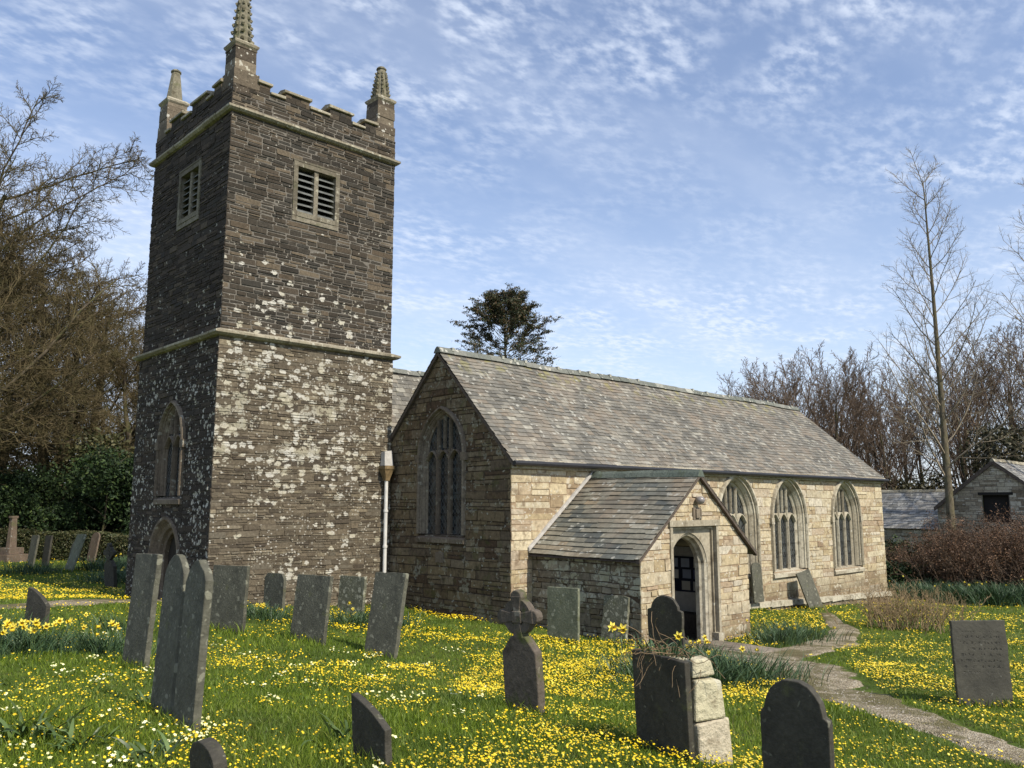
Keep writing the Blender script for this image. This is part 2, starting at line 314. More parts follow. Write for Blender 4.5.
# ------------------------------------------------------------------ masonry
Z = Vector((0,0,1))
def clip_poly(poly, a, b):
    """keep the part of poly left of the edge a->b"""
    out = []
    def side(p): return (b[0]-a[0])*(p[1]-a[1]) - (b[1]-a[1])*(p[0]-a[0])
    for i in range(len(poly)):
        p, q = poly[i], poly[(i+1) % len(poly)]; sp, sq = side(p), side(q)
        if sp >= 0: out.append(p)
        if (sp >= 0) != (sq >= 0):
            t = sp / (sp - sq); out.append((p[0]+t*(q[0]-p[0]), p[1]+t*(q[1]-p[1])))
    return out
def area(p): return .5*sum(p[i][0]*p[(i+1)%len(p)][1]-p[(i+1)%len(p)][0]*p[i][1] for i in range(len(p)))
def masonry(mb, O, U, outline, holes, hr, wr, gap=.008, proud=(.004,.02), m_stone_i=0, m_mortar_i=1, seed=1, split=.25, tf=None, lean=0):
    """coursed rubble: mortar backing + individually cut stones standing slightly proud"""
    rd = random.Random(seed); O = Vector(O); U = Vector(U); N = U.cross(Z)
    P = lambda u, v, d=0.: O + U*u + Z*v + N*d
    polys = [[Vector((u, v, 0)) for u, v in outline]] + [[Vector((u, v, 0)) for u, v in h[0]] for h in holes]
    tris = tessellate_polygon(polys); flat = [p for q in polys for p in q]
    for t in tris:
        a, b, c = [flat[i] for i in t]
        if (b-a).cross(c-a).z < 0: b, c = c, b
        mb.add([P(a.x, a.y), P(b.x, b.y), P(c.x, c.y)], [(0,1,2)], .5, m_mortar_i)
    us = [p[0] for p in outline]; vs = [p[1] for p in outline]
    v = min(vs) - rd.uniform(0, hr[0])
    wob = [rd.uniform(0, 6) for _ in range(4)]
    while v < max(vs):
        h = rd.uniform(*hr) if rd.random() > .25 else rd.uniform(hr[0]*.7, hr[0]*1.1)
        u = min(us) - rd.uniform(0, wr[1])
        while u < max(us):
            w = rd.uniform(*wr) * (.6 + .8*h/hr[1])
            cells = [(u, v, u+w, v+h)]
            if rd.random() < split and h > (hr[0]+hr[1])*.45:
                m = v + h*rd.uniform(.35, .65); cells = [(u, v, u+w, m), (u, m, u+w, v+h)]
            for (a0, b0, a1, b1) in cells:
                vm = (b0+b1)/2; iv = [(a0, a1)]
                for (_, hole) in holes:      # trim against the outline of each dressed surround
                    xs = []
                    for i in range(len(hole)):
                        p, q = hole[i], hole[(i+1) % len(hole)]
                        if (p[1] <= vm) != (q[1] <= vm): xs.append(p[0]+(vm-p[1])/(q[1]-p[1])*(q[0]-p[0]))
                    if len(xs) >= 2:
                        lo, hi = min(xs), max(xs); nv = []
                        for (s0, s1) in iv:
                            if s1 <= lo or s0 >= hi: nv.append((s0, s1)); continue
                            if s0 < lo: nv.append((s0, lo))
                            if s1 > hi: nv.append((hi, s1))
                        iv = nv
                for (s0, s1) in iv:
                    if s1 - s0 < .04: continue
                    g = gap*.5*rd.uniform(.6, 1.6); j = min(h*.10, .012)
                    wv = lambda x, y: y + .010*math.sin(x*2.1 + wob[0] + y*3) 
                    J = lambda: rd.uniform(-j, j)
                    cpx = min(.025, (s1-s0)*.14)*rd.uniform(.2,1); 
                    q = [(s0+g+cpx, b0+g), (s1-g-cpx*.6, b0+g+J()), (s1-g+J(), b0+g+cpx*.7), (s1-g+J(), b1-g-cpx*.5), (s1-g-cpx, b1-g+J()), (s0+g+cpx*.8, b1-g), (s0+g+J(), b1-g-cpx*.6), (s0+g+J(), b0+g+cpx*.4)]
                    q = [(x, wv(x, y)) for x, y in q]
                    for i in range(len(outline)):
                        a, b = outline[i], outline[(i+1) % len(outline)]
                        q = clip_poly(q, a, b)
                        if len(q) < 3: break
                    if len(q) < 3 or area(q) < .0012: continue
                    cxu = sum(p[0] for p in q)/len(q); cyu = sum(p[1] for p in q)/len(q)
                    d = rd.uniform(*proud); k = 1 - min(.12, .010/max(.03, (b1-b0)))
                    inner = [(cxu+(x-cxu)*(1-(1-k)*.5), cyu+(y-cyu)*k) for x, y in q]; n = len(q)
                    tt = (rd.uniform(-1,1)*.004, rd.uniform(-1,1)*.004)
                    vsx = [P(x, y, -.002) for x, y in q] + [P(x, y, d + tt[0]*(1 if x > cxu else -1) + tt[1]*(1 if y > cyu else -1)) for x, y in inner]
                    tv = rd.random() if tf is None else tf(rd, cxu, cyu)
                    mb.add(vsx, [tuple(range(n, 2*n))] + [(i, (i+1) % n, n+(i+1) % n, n+i) for i in range(n)], tv, m_stone_i)
            u += w
        v += h
    return P
def arch(a, zs, rise, z0, n=10, c=0.):
    """pointed-arch outline, anticlockwise from the bottom left; a = half width"""
    r = (a*a + rise*rise)/(2*a); k = a - r          # right-hand arc centre
    th = math.atan2(rise, -k) if True else 0
    pts = [(a, z0), (a, zs)]
    for i in range(1, n+1):
        t = th*i/n; pts.append((k + r*math.cos(t), zs + r*math.sin(t)))
    full = pts + [(-x, z) for x, z in reversed(pts[:-1])]
    return [(x + c, z) for x, z in full]
def arch_off(a, zs, rise, z0, o, n=10, c=0.):
    r = (a*a + rise*rise)/(2*a); k = a - r; r2 = r + o
    th = math.acos(max(-1, min(1, -k/r2)))
    pts = [(a+o, z0), (a+o, zs)] + [(k + r2*math.cos(th*i/n), zs + r2*math.sin(th*i/n)) for i in range(1, n+1)]
    full = pts + [(-x, z) for x, z in reversed(pts[:-1])]
    return [(x + c, z) for x, z in full]
def sweep_arch(mb, P, a, zs, rise, z0, prof, c=0., n=12, tint=.5, mat=0):
    """prof: list of (offset outward from opening, depth along the wall normal)"""
    rings = [[P(x, z, d) for x, z in arch_off(a, zs, rise, z0, o, n, c)] for o, d in prof]
    m = len(rings[0])
    blk = 0
    for j in range(m-1):
        if j % 2 == 0: blk = random.random()
        for i in range(len(rings)-1):
            mb.add([rings[i][j], rings[i][j+1], rings[i+1][j+1], rings[i+1][j]], [(0,1,2,3)], blk, mat)
def bar(mb, P, path, w, d0, d1, tint=.5, mat=0):
    """square bar along a 2-D path in the wall plane, with chamfered front"""
    n = len(path); L = []
    for i in range(n):
        p = Vector(path[i]).to_2d() if False else path[i]
        q0 = path[max(0, i-1)]; q1 = path[min(n-1, i+1)]
        tx, ty = q1[0]-q0[0], q1[1]-q0[1]; l = math.hypot(tx, ty) or 1; nx, ny = -ty/l, tx/l
        h = w/2
        L.append([P(p[0]+nx*h, p[1]+ny*h, d0), P(p[0]+nx*h, p[1]+ny*h, (d0+d1)/2), P(p[0]+nx*h*.35, p[1]+ny*h*.35, d1), P(p[0]-nx*h*.35, p[1]-ny*h*.35, d1), P(p[0]-nx*h, p[1]-ny*h, (d0+d1)/2), P(p[0]-nx*h, p[1]-ny*h, d0)])
    for i in range(n-1):
        for k in range(5): mb.add([L[i][k], L[i][k+1], L[i+1][k+1], L[i+1][k]], [(0,1,2,3)], tint, mat)
    mb.add(L[0], [tuple(range(6))], tint, mat); mb.add(L[-1], [tuple(range(6))], tint, mat)
def inside_top(a, zs, rise, x):
    r = (a*a + rise*rise)/(2*a); k = a - r
    return zs + math.sqrt(max(0, r*r - (abs(x)-k)**2))
def tracery(mb, P, a, zs, rise, z0, d, c=0., lights=3, w=.085):
    lw = 2*a/lights; d0, d1 = d, d+.13
    xs = [-a + lw*i for i in range(1, lights)]
    for x in xs:
        bar(mb, P, [(c+x, z0), (c+x, zs+.02)], w, d0, d1, random.random())
        top = inside_top(a, zs, rise, x*1.0)      # mullion runs on, leaning to the arch
        bar(mb, P, [(c+x, zs), (c+x, top+.02)], w*.75, d0, d1-.02, random.random())
    for i in range(lights):
        m = -a + lw*(i+.5); h = lw*.62
        zt = zs - .02
        hd = []
        for t in range(-6, 7):
            u = t/6; hd.append((c+m+u*lw/2, zt - .10 + h*(1-abs(u)**1.7)*.78))
        bar(mb, P, hd, w*.8, d0, d1-.01, random.random())
        for sgn in (-1, 1):                        # solid stone in the spandrels beside each head
            q = [(c+m+sgn*lw/2, zt-.08), (c+m+sgn*lw/2, zt+h*.62), (c+m+sgn*lw*.20, zt+h*.50), (c+m+sgn*lw*.36, zt+h*.22)]
            if abs(m+sgn*lw/2) > a-.01: q = [(x, min(z, inside_top(a, zs, rise, x-c))) for x, z in q]
            mb.add([P(x, z, d0+.06) for x, z in q], [(0,1,2,3)], .5)
        top = inside_top(a, zs, rise, m)
        if abs(m) < .01 or lights == 2: bar(mb, P, [(c+m, zt+h*.66), (c+m, top+.02)], w*.62, d0, d1-.03, random.random())
    if lights == 3:
        for sgn in (-1, 1):
            x0 = xs[0]*sgn if sgn < 0 else xs[1]
    for s0, s1 in ():              # crossing ribs in the head
        pts = []
        for t in range(8):
            u = t/7; x = s0*lw*.5*(1-u) + s1*lw*.45*u*0; z = zs + h*1.1 + (inside_top(a, zs, rise, 0)-zs-h*1.1)*u
            pts.append((c + s0*lw*.5*(1-u**1.6), z))
        bar(mb, P, pts, w*.6, d0, d1-.03, random.random())
PROF = [(-.0,-.38),(.0,-.23),(.03,-.20),(.075,-.17),(.08,-.13),(.125,-.07),(.17,-.03),(.18,.012),(.235,.018),(.24,.06),(.27,.10),(.35,.085),(.37,-.01)]
def gothic_window(parent, P, c, a, zs, rise, z0, hood=True, lights=3, dark=False, name='window', scale=1.):
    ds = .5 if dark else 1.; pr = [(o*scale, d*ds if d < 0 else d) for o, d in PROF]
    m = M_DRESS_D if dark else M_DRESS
    mb = MB(); sweep_arch(mb, P, a, zs, rise, z0, pr, c); w = mb.build(name, [m], parent)
    mb = MB(); tracery(mb, P, a, zs, rise, z0, -.27*ds, c, lights, .075*scale+.02); mb.build('tracery', [m], w)
    mb = MB(); g = arch(a+.01, zs, rise, z0, 10, c); mb.add([P(x, z, -.262*ds) for x, z in g], [tuple(range(len(g)))]); mb.build('glass', [M_GLASS], w)
    # saddle bars
    mb = MB(); 
    for q in range(1, 4):
        z = z0 + (zs-z0)*q/4; A = P(c-a, z, -.245*ds); B = P(c+a, z, -.245*ds); tubes(mb, [(A, B, .008, .008)], 4)
    mb.build('saddle_bar', [M_IRON], w)
    mb = MB(); e = a + .36*scale
    pts = [(-.31, .03), (.05, -.07), (.085, -.10), (.085, -.20), (0, -.21)]
    for i in range(len(pts)-1):
        (d0, y0), (d1, y1) = pts[i], pts[i+1]
        for x0, x1 in ((-e, -e*.3), (-e*.3, e*.35), (e*.35, e)):
            mb.add([P(c+x0, z0+y0, d0), P(c+x1, z0+y0, d0), P(c+x1, z0+y1, d1), P(c+x0, z0+y1, d1)], [(0,1,2,3)], random.random())
    for x in (-e, e): mb.add([P(c+x, z0+y, d) for d, y in pts], [tuple(range(len(pts)))])
    mb.build('sill', [m], w)
    if hood:
        for sg in (-1, 1):
            mb = MB(); x = c + sg*(a + .33*scale)
            q = [(x-.09, zs-.17), (x+.09, zs-.17), (x+.09, zs+.02), (x-.09, zs+.02)]
            A = [P(*p, 0) for p in q]; B = [P(*p, .10) for p in q]
            mb.add(A+B, [(4,5,6,7),(0,1,5,4),(1,2,6,5),(2,3,7,6),(3,0,4,7)])
            mb.build('label_stop', [m], w)
    return w, arch_off(a, zs, rise, z0-.2, .34*scale, 10, c), arch_off(a, zs, rise, z0-.03, .22*scale, 10, c)
def tubes(mb, segs, n=6, tint=.5, mat=0):
    for A, B, r0, r1 in segs:
        A, B = Vector(A), Vector(B); d = (B-A).normalized(); u = d.orthogonal().normalized(); v = d.cross(u)
        ra = [A + (u*math.cos(t)+v*math.sin(t))*r0 for t in [2*math.pi*i/n for i in range(n)]]
        rb = [B + (u*math.cos(t)+v*math.sin(t))*r1 for t in [2*math.pi*i/n for i in range(n)]]
        mb.add(ra+rb, [(i, (i+1) % n, n+(i+1) % n, n+i) for i in range(n)] + [tuple(range(n))[::-1], tuple(range(n, 2*n))], tint, mat)
def lathe(mb, c, prof, n=12, tint=.5, mat=0):
    c = Vector(c); rings = [[c + Vector((r*math.cos(2*math.pi*i/n), r*math.sin(2*math.pi*i/n), z)) for i in range(n)] for r, z in prof]
    vs = [p for r in rings for p in r]; fs = []
    for k in range(len(rings)-1):
        for i in range(n): fs.append((k*n+i, k*n+(i+1)%n, (k+1)*n+(i+1)%n, (k+1)*n+i))
    fs.append(tuple(range(n))[::-1]); fs.append(tuple(range((len(rings)-1)*n, len(rings)*n)))
    mb.add(vs, fs, tint, mat)

# ------------------------------------------------------------------ the church
church = empty('church', (12.9, 13.4, .3), 'old stone parish church with square pinnacled west tower, slate roofed aisle and gabled south porch', 'church')
TX0, TX1, TY0, TY1 = 8.11, 12.82, 18.0, 22.69
SOUTH, WEST, EAST, NORTH = (1,0,0), (0,-1,0), (0,1,0), (-1,0,0)
B_ = -.6
# tower walls -------------------------------------------------
rectf = lambda x0, y0, x1, y1: [(x0,y0),(x1,y0),(x1,y1),(x0,y1)]
def tw(name, O, U, W_, zlo, zhi, holes, mats, seed, hr, wr, gap=.012):
    mb = MB(); P = masonry(mb, O, U, rectf(-.012, zlo, W_+.012, zhi), holes, hr, wr, gap=gap, proud=(.002,.024), seed=seed, split=.3)
    mb.build(name, mats, church); return P
wS = TX1-TX0; wW = TY1-TY0
# belfry openings: (centre u, half width, z0, z1)
bS = (10.43-TX0, .54, 10.2, 11.38); bW = (TY1-20.2, .54, 10.2, 11.38)
M_BELF = m_stone('belfry_granite', [(0,(.11,.095,.07)),(.5,(.17,.15,.11)),(1,(.24,.215,.165))], [dict(s=9, sq=1., d=.35, r=.45, a=.6, w=.2, c=(.42,.40,.32))], vary=.35, stain=.7, staincol=(.07,.055,.035), moss=.3)
def belfry(P, c, hw, z0, z1):
    # square-headed stone frame with a mullion and slate louvres
    mb = MB(); e = .12
    for (x0, y0, x1, y1) in ((c-hw-e, z0-e, c-hw, z1+e), (c+hw, z0-e, c+hw+e, z1+e)):
        zc = y0; k = 0
        while zc < y1-.02:
            zn = min(y1, zc+random.uniform(.3,.55)); mbox(mb, P, x0, zc, x1, zn, -.02, .035, random.random()); zc = zn+.004
    mbox(mb, P, c-hw, z1, c+hw, z1+e, -.02, .03, .3); mbox(mb, P, c-hw-e-.02, z1+e+.002, c+hw+e+.02, z1+e+.05, -.02, .04, .1)
    mbox(mb, P, c-hw-e, z0-e-.12, c+hw+e, z0-e-.003, -.02, .03, .8); mbox(mb, P, c-hw, z0-e, c+hw, z0, -.25, .045, .6)
    for x0, x1 in ((c-hw-.02, c-hw), (c+hw, c+hw+.02)): mbox(mb, P, x0, z0, x1, z1, -.30, -.021, .5)
    mbox(mb, P, c-hw, z1, c+hw, z1+.02, -.3, -.021, .5)
    w = mb.build('belfry_window', [M_BELF], church)
    mb = MB(); mbox(mb, P, c-.06, z0, c+.06, z1, -.16, -.01, .7); mb.build('mullion', [M_BELF], w)
    mb = MB(); n = 7
    for s0, s1 in ((c-hw, c-.06), (c+.06, c+hw)):
        for i in range(n):
            z = z0 + .06 + (z1-z0-.05)*i/n
            q = [(s0, z-.03, -.04), (s1, z-.03+random.uniform(-.012,.012), -.035), (s1, z+.11, -.24), (s0, z+.11, -.24)]
            A = [P(*p) for p in q]; B = [P(x, y+.025, d) for x, y, d in q]
            mb.add(A+B, [(0,1,2,3),(4,5,6,7),(0,1,5,4),(1,2,6,5),(2,3,7,6),(3,0,4,7)], random.random())
    mb.build('louvre', [M_LOUVRE], w)
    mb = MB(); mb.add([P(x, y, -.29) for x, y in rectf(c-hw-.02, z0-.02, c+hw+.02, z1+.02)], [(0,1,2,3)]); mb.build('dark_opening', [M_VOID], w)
def mbox(mb, P, x0, y0, x1, y1, d0, d1, tint=.5, mat=0):
    A = [P(x, y, d0) for x, y in rectf(x0, y0, x1, y1)]; B = [P(x, y, d1) for x, y in rectf(x0, y0, x1, y1)]
    mb.add(A+B, [(0,3,2,1),(4,5,6,7),(0,1,5,4),(1,2,6,5),(2,3,7,6),(3,0,4,7)], tint, mat)
M_LOUVRE = m_flat('slate_louvre', (.13,.135,.125), .7, .3)
def hole_rect(c, hw, z0, z1, e): return (rectf(c-hw-.02, z0-.01, c+hw+.02, z1+.02), rectf(c-hw-e, z0-e-.12, c+hw+e, z1+e+.05))
# upper stage
UP, LO = ([M_TOWER_UP, M_MORTAR_UP], [M_TOWER_LO, M_MORTAR_LO])
P = tw('tower_wall', (TX0, TY0, 0), SOUTH, wS, 6.9, 12.95, [hole_rect(*bS, .12)], UP, 11, (.07,.17), (.16,.5), gap=.02); belfry(P, *bS)
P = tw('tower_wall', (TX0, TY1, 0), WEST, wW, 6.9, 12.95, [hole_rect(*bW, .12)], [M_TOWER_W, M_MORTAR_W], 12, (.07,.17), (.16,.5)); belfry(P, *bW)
# lower stage (6 cm thicker)
T = .045
P = tw('tower_wall', (TX0-T, TY0-T, 0), SOUTH, wS+2*T, B_, 6.9, [], LO, 13, (.055,.15), (.14,.5), gap=.010)
cw, aw, zs_, ri, z0_ = TY1+T-20.27, .55, 4.5, .78, 3.2          # west window
cd_, ad = TY1+T-20.34, .52                                   # west door
P = None
O_ = Vector((TX0-T, TY1+T, 0)); Pw = lambda u, v, d=0.: O_ + Vector(WEST)*u + Z*v + Vector((-1,0,0))*d
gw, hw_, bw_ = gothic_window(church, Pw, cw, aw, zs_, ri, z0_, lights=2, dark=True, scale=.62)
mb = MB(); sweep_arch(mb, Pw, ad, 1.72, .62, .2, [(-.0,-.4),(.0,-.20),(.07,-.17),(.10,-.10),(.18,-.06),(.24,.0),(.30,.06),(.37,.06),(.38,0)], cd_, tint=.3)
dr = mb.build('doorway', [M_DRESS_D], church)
mb = MB(); g = arch(ad+.01, 1.72, .62, .2, 10, cd_); mb.add([Pw(x, z, -.30) for x, z in g], [tuple(range(len(g)))]); mb.build('doorway_shade_sheet', [m_flat('painted_doorway_shade', (.022,.018,.014), .8, .3)], dr)  # flat sheet coloured near black to stand for shade inside the open doorway
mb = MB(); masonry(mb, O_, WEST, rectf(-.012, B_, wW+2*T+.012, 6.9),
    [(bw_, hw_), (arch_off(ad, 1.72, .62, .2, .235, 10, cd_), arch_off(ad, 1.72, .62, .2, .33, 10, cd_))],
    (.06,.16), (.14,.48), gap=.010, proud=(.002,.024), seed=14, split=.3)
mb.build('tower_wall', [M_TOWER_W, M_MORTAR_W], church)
# plain far sides
mb = MB(); mb.quad((TX1,TY0,B_),(TX1,TY1,B_),(TX1,TY1,12.95),(TX1,TY0,12.95)); mb.quad((TX1,TY1,B_),(TX0,TY1,B_),(TX0,TY1,12.95),(TX1,TY1,12.95))
mb.quad((TX0,TY0,12.5),(TX1,TY0,12.5),(TX1,TY1,12.5),(TX0,TY1,12.5)); mb.build('tower_wall', [M_MORTAR_UP], church)
# string courses
def string(name, x0, y0, x1, y1, z, pr, seed):
    rd = random.Random(seed); mb = MB()
    prof = [(0, -.09), (pr*.6, -.07), (pr, -.02), (pr, .03), (.0, .10)]
    cs = [(x0,y0),(x1,y0),(x1,y1),(x0,y1)]; out = [(-1,-1),(1,-1),(1,1),(-1,1)]
    for e in range(4):
        A, B = cs[e], cs[(e+1) % 4]; oa, ob = out[e], out[(e+1) % 4]
        n = 9; js = [0] + sorted(rd.uniform(.04,.96) for _ in range(n-1)) + [1]
        for k in range(n):
            j = rd.uniform(-.01, .01); tv = rd.random()
            for i in range(4):
                q = []
                for (t, (d, h)) in ((js[k], prof[i]), (js[k+1], prof[i]), (js[k+1], prof[i+1]), (js[k], prof[i+1])):
                    ox, oy = oa[0]*(1-t)+ob[0]*t, oa[1]*(1-t)+ob[1]*t
                    q.append((A[0]*(1-t)+B[0]*t + ox*(d+(j if d else 0)), A[1]*(1-t)+B[1]*t + oy*(d+(j if d else 0)), z+h))
                mb.add(q, [(0,1,2,3)], tv)
    mb.build(name, [M_STRING], church)
string('string_course', TX0, TY0, TX1, TY1, 12.33, .13, 3)
string('string_course', TX0-.03, TY0-.03, TX1+.03, TY1+.03, 6.88, .17, 4)
# parapet: merlons with cap stones
def merlon_run(O, U, spans, wall_t=.34, seed=5):
    rd = random.Random(seed); O = Vector(O); U = Vector(U); N = U.cross(Z); Pm = lambda u, v, d=0.: O + U*u + Z*v + N*d
    for (u0, u1, z) in spans:
        if z > 13.15:
            mb = MB(); zc = 12.95
            while zc < z-.03:
                zn = min(z, zc+rd.uniform(.08,.15)); uc = u0
                while uc < u1-.02:
                    un = min(u1, uc+rd.uniform(.15,.4)); 
                    if u1-un < .08: un = u1
                    mbox(mb, Pm, uc+.004, zc+.004, un-.004, zn-.002, -wall_t, rd.uniform(.0,.016), rd.random()); uc = un
                zc = zn
            m = mb.build('merlon', [M_TOWER_UP], church)
        else:
            mb = MB(); mbox(mb, Pm, u0+.004, 12.951, u1-.004, z, -wall_t, .006, rd.random()); m = mb.build('embrasure', [M_TOWER_UP], church)
        mb = MB(); e = .05 if z > 13.15 else -.004; s0 = rd.uniform(-.02,.02)
        q = [(u0-e, z+.002), (u1+e, z+.002), (u1+e, z+.07+s0), (u0-e, z+.07-s0)]
        A = [Pm(x, y, -wall_t-.05) for x, y in q]; B = [Pm(x, y, .06) for x, y in q]
        mid = [Pm(q[3][0], q[3][1]+.055, -wall_t/2), Pm(q[2][0], q[2][1]+.055, -wall_t/2)]
        mb.add(A+B+mid, [(0,3,2,1),(4,5,6,7),(0,1,5,4),(1,2,9,6,5)[::1] if False else (1,2,6,5),(3,0,4,7),(7,6,9,8),(8,9,2,3),(2,9,6),(3,7,8)], rd.random())
        mb.build('cap_stone', [M_STRING], m, bevel=.012)
X = lambda x: x-TX0
merlon_run((TX0,TY0,0), SOUTH, [(.66,.95,13.18),(.95,1.36,12.98),(1.36,2.04,13.17),(2.04,2.64,12.98),(2.64,3.30,13.22),(3.30,3.72,12.98),(3.72,4.08,13.2)], seed=6)
merlon_run((TX0,TY1,0), WEST, [(.66,1.0,13.0),(1.0,1.75,13.2),(1.75,2.35,13.0),(2.35,3.25,13.2),(3.25,3.65,13.0),(3.65,4.05,13.2)], seed=7)
merlon_run((TX1,TY0,0), EAST, [(.66,1.2,13.0),(1.2,1.9,13.2),(1.9,2.5,13.0),(2.5,3.2,13.2),(3.2,4.05,13.0)], seed=8)
merlon_run((TX1,TY1,0), NORTH, [(.66,1.2,13.0),(1.2,1.9,13.2),(1.9,2.5,13.0),(2.5,3.2,13.2),(3.2,4.05,13.0)], seed=9)
M_PINN = m_stone('pinnacle_stone', [(0,(.075,.06,.045)),(.5,(.13,.105,.075)),(1,(.20,.165,.12))], [dict(s=7, sq=1., d=.35, r=.45, a=.85, w=.2), dict(s=14, sq=1., d=.3, r=.4, a=.8, loc=(2,2,2))], vary=.4)
M_SPIRE = m_stone('spire_granite', [(0,(.15,.135,.095)),(1,(.23,.21,.15))], [dict(s=9, sq=1., d=.35, r=.45, a=.6, w=.2, c=(.38,.37,.28))], vary=.4, stain=.7, staincol=(.06,.05,.03), moss=.5)
# pinnacles
def pinnacle(cx, cy, zc, top, crocket, seed):
    rd = random.Random(seed); mb = MB(); h = .33; z = 12.4; sx_ = 1 if cx < 10 else -1; sy_ = 1 if cy < 20 else -1
    while z < zc:
        zn = min(zc, z+rd.uniform(.12,.32)); h = .275 if z > 13.3 else .33
        k = h + rd.uniform(-.008,.008); ox, oy = -sx_*(.33-h)*.6, -sy_*(.33-h)*.6
        mb.box((cx+ox-k,cy+oy-k,z+.003),(cx+ox+k,cy+oy+k,zn-.003), rd.random(), jit=.006); z = zn
    cx += -sx_*(.33-h)*.6; cy += -sy_*(.33-h)*.6
    p = mb.build('pinnacle', [M_PINN], church)
    mb = MB(); rect = lambda k, z: [(cx-k,cy-k,z),(cx+k,cy-k,z),(cx+k,cy+k,z),(cx-k,cy+k,z)]
    k0 = h-.02; lev = [(k0, zc-.01), (h+.03, zc+.05), (h+.045, zc+.10), (h-.03, zc+.17)]
    for i in range(len(lev)-1):
        a, b = rect(*lev[i]), rect(*lev[i+1])
        for j in range(4): mb.quad(a[j], a[(j+1)%4], b[(j+1)%4], b[j], rd.random())
    mb.add(rect(*lev[-1]), [(0,1,2,3)]); mb.build('cornice', [M_STRING], p)
    mb = MB(); n = 10; zb = zc+.15; H = top-zb; r0 = .235; r1 = .12
    prof = [(r0, 0), (r0*.97, .05)] + [(r0+(r1-r0)*t, H*.90*t) for t in (.2,.4,.6,.8,1)] + [(r1*1.22, H*.91), (r1*1.25, H*.94), (r1*.95, H*.955), (r1*1.0, H*.975), (r1*.75, H*.995), (r1*.35, H*1.01)]
    lathe(mb, (cx,cy,zb), prof, 8, .5)
    if crocket:
        for e in range(8):
            a = math.pi/8 + e*math.pi/4
            for q in range(7):
                t = (q+.6)/7.6; r = r0+(r1-r0)*t; pz = zb+H*.9*t; c = Vector((cx+math.cos(a)*r*1.02, cy+math.sin(a)*r*1.02, pz))
                s = .052*(1-.35*t); M = Matrix.Translation(c) @ Matrix.Rotation(a, 4, 'Z') @ Matrix.Rotation(.5, 4, 'Y')
                mb.box((-s,-s*.7,-s*.8),(s,s*.7,s*.8), rd.random(), M=M, jit=.008)
    mb.build('spire', [M_SPIRE], p, bevel=.008)
k = .33
pinnacle(TX0+k, TY0+k, 13.98, 15.75, True, 1); pinnacle(TX1-k, TY0+k, 14.02, 15.15, True, 2)
pinnacle(TX0+k, TY1-k, 14.0, 15.12, False, 3); pinnacle(TX1-k, TY1-k, 14.0, 15.2, True, 4)

# aisle ---------------------------------------------------------
AX0, AX1, AY0, AY1 = 12.92, 32.75, 13.45, 18.54; AYM = (AY0+AY1)/2
EZ, RZ, RX1 = 4.06, 6.74, 31.2
# west gable
def wu(y): return AY1 - y
out = [(-.0, B_), (AY1-AY0+.012, B_), (AY1-AY0+.012, EZ-.05), ((AY1-AY0)/2, RZ-.06), (0, EZ-.05)]
Og = Vector((AX0, AY1, 0)); Pg = lambda u, v, d=0.: Og + Vector(WEST)*u + Z*v + Vector((-1,0,0))*d
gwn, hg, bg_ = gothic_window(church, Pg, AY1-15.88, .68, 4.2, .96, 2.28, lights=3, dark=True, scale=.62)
mb = MB(); masonry(mb, Og, WEST, out, [(bg_, hg)], (.10,.27), (.25,.75), gap=.016, proud=(.004,.03), seed=21, split=.22)
mb.build('aisle_wall', [M_WEST, M_MORTAR_WEST], church)
# small carved stone under the window
mb = MB(); mbox(mb, Pg, AY1-15.9-.14, 1.6, AY1-15.9+.14, 1.85, 0, .06); mb.build('carved_stone', [M_DRESS_D], church, bevel=.02)
# south wall with its three windows
Os = Vector((AX0, AY0, 0)); Ps = lambda u, v, d=0.: Os + Vector(SOUTH)*u + Z*v + Vector((0,-1,0))*d
holes = []
for cxw, zz0 in ((22.28, .95), (25.38, .92), (29.55, .80)):
    c = cxw-AX0; a, zs2, r2 = .81, 2.55, 1.05
    wdw, ho, bo = gothic_window(church, Ps, c, a, zs2, r2, zz0, lights=3)
    holes.append((bo, ho))
def tsouth(rd, u, v):
    t = rd.random(); return t
mb = MB(); masonry(mb, Os, SOUTH, rectf(-.012, -1.2, AX1-AX0+.012, 3.93), holes, (.13,.30), (.28,.8), gap=.014, proud=(.003,.022), seed=22, split=.25, tf=tsouth)
mb.build('aisle_wall', [M_BUFF, M_MORTAR_BUFF], church)
mb = MB()
mb.quad((AX1,AY0,-1.2),(AX1,AY1,-1.2),(AX1,AY1,EZ),(AX1,AY0,EZ)); mb.quad((AX1,AY1,-1.2),(TX1,AY1,-1.2),(TX1,AY1,EZ),(AX1,AY1,EZ))
mb.build('aisle_wall', [M_MORTAR_BUFF], church)
# plinth along the south wall, stepped with the fall of the ground
mb = MB(); rd = random.Random(3)
x = 17.7
while x < AX1:
    xn = min(AX1+.06, x+rd.uniform(.35,.9)); zt = .10 - max(0,(x-22))*.035
    mb.box((x+.004, AY0-.16, zt-.16), (xn-.004, AY0-.001, zt), .8+.2*rd.random(), 0, jit=.008)
    mb.box((x+.004, AY0-.10, -1.4), (xn-.004, AY0-.001, zt-.165), rd.random(), 1, jit=.008)
    x = xn
mb.build('plinth', [M_DRESS, M_WEST], church)
# cornice + eaves
mb = MB(); x = AX0
while x < AX1:
    xn = min(AX1+.10, x+rd.uniform(.6,1.2)); mb.box((x+.003, AY0-.09, 3.80), (xn-.003, AY0+.05, 3.932), rd.random()); mb.box((x+.003, AY0-.15, 3.935), (xn-.003, AY0+.05, 4.0), rd.random()); x = xn
mb.build('cornice', [M_DRESS], church)
mb = MB(); mb.box((AX1, AY0, 3.80), (AX1+.10, AY1, 3.932)); mb.build('cornice', [M_DRESS], church)

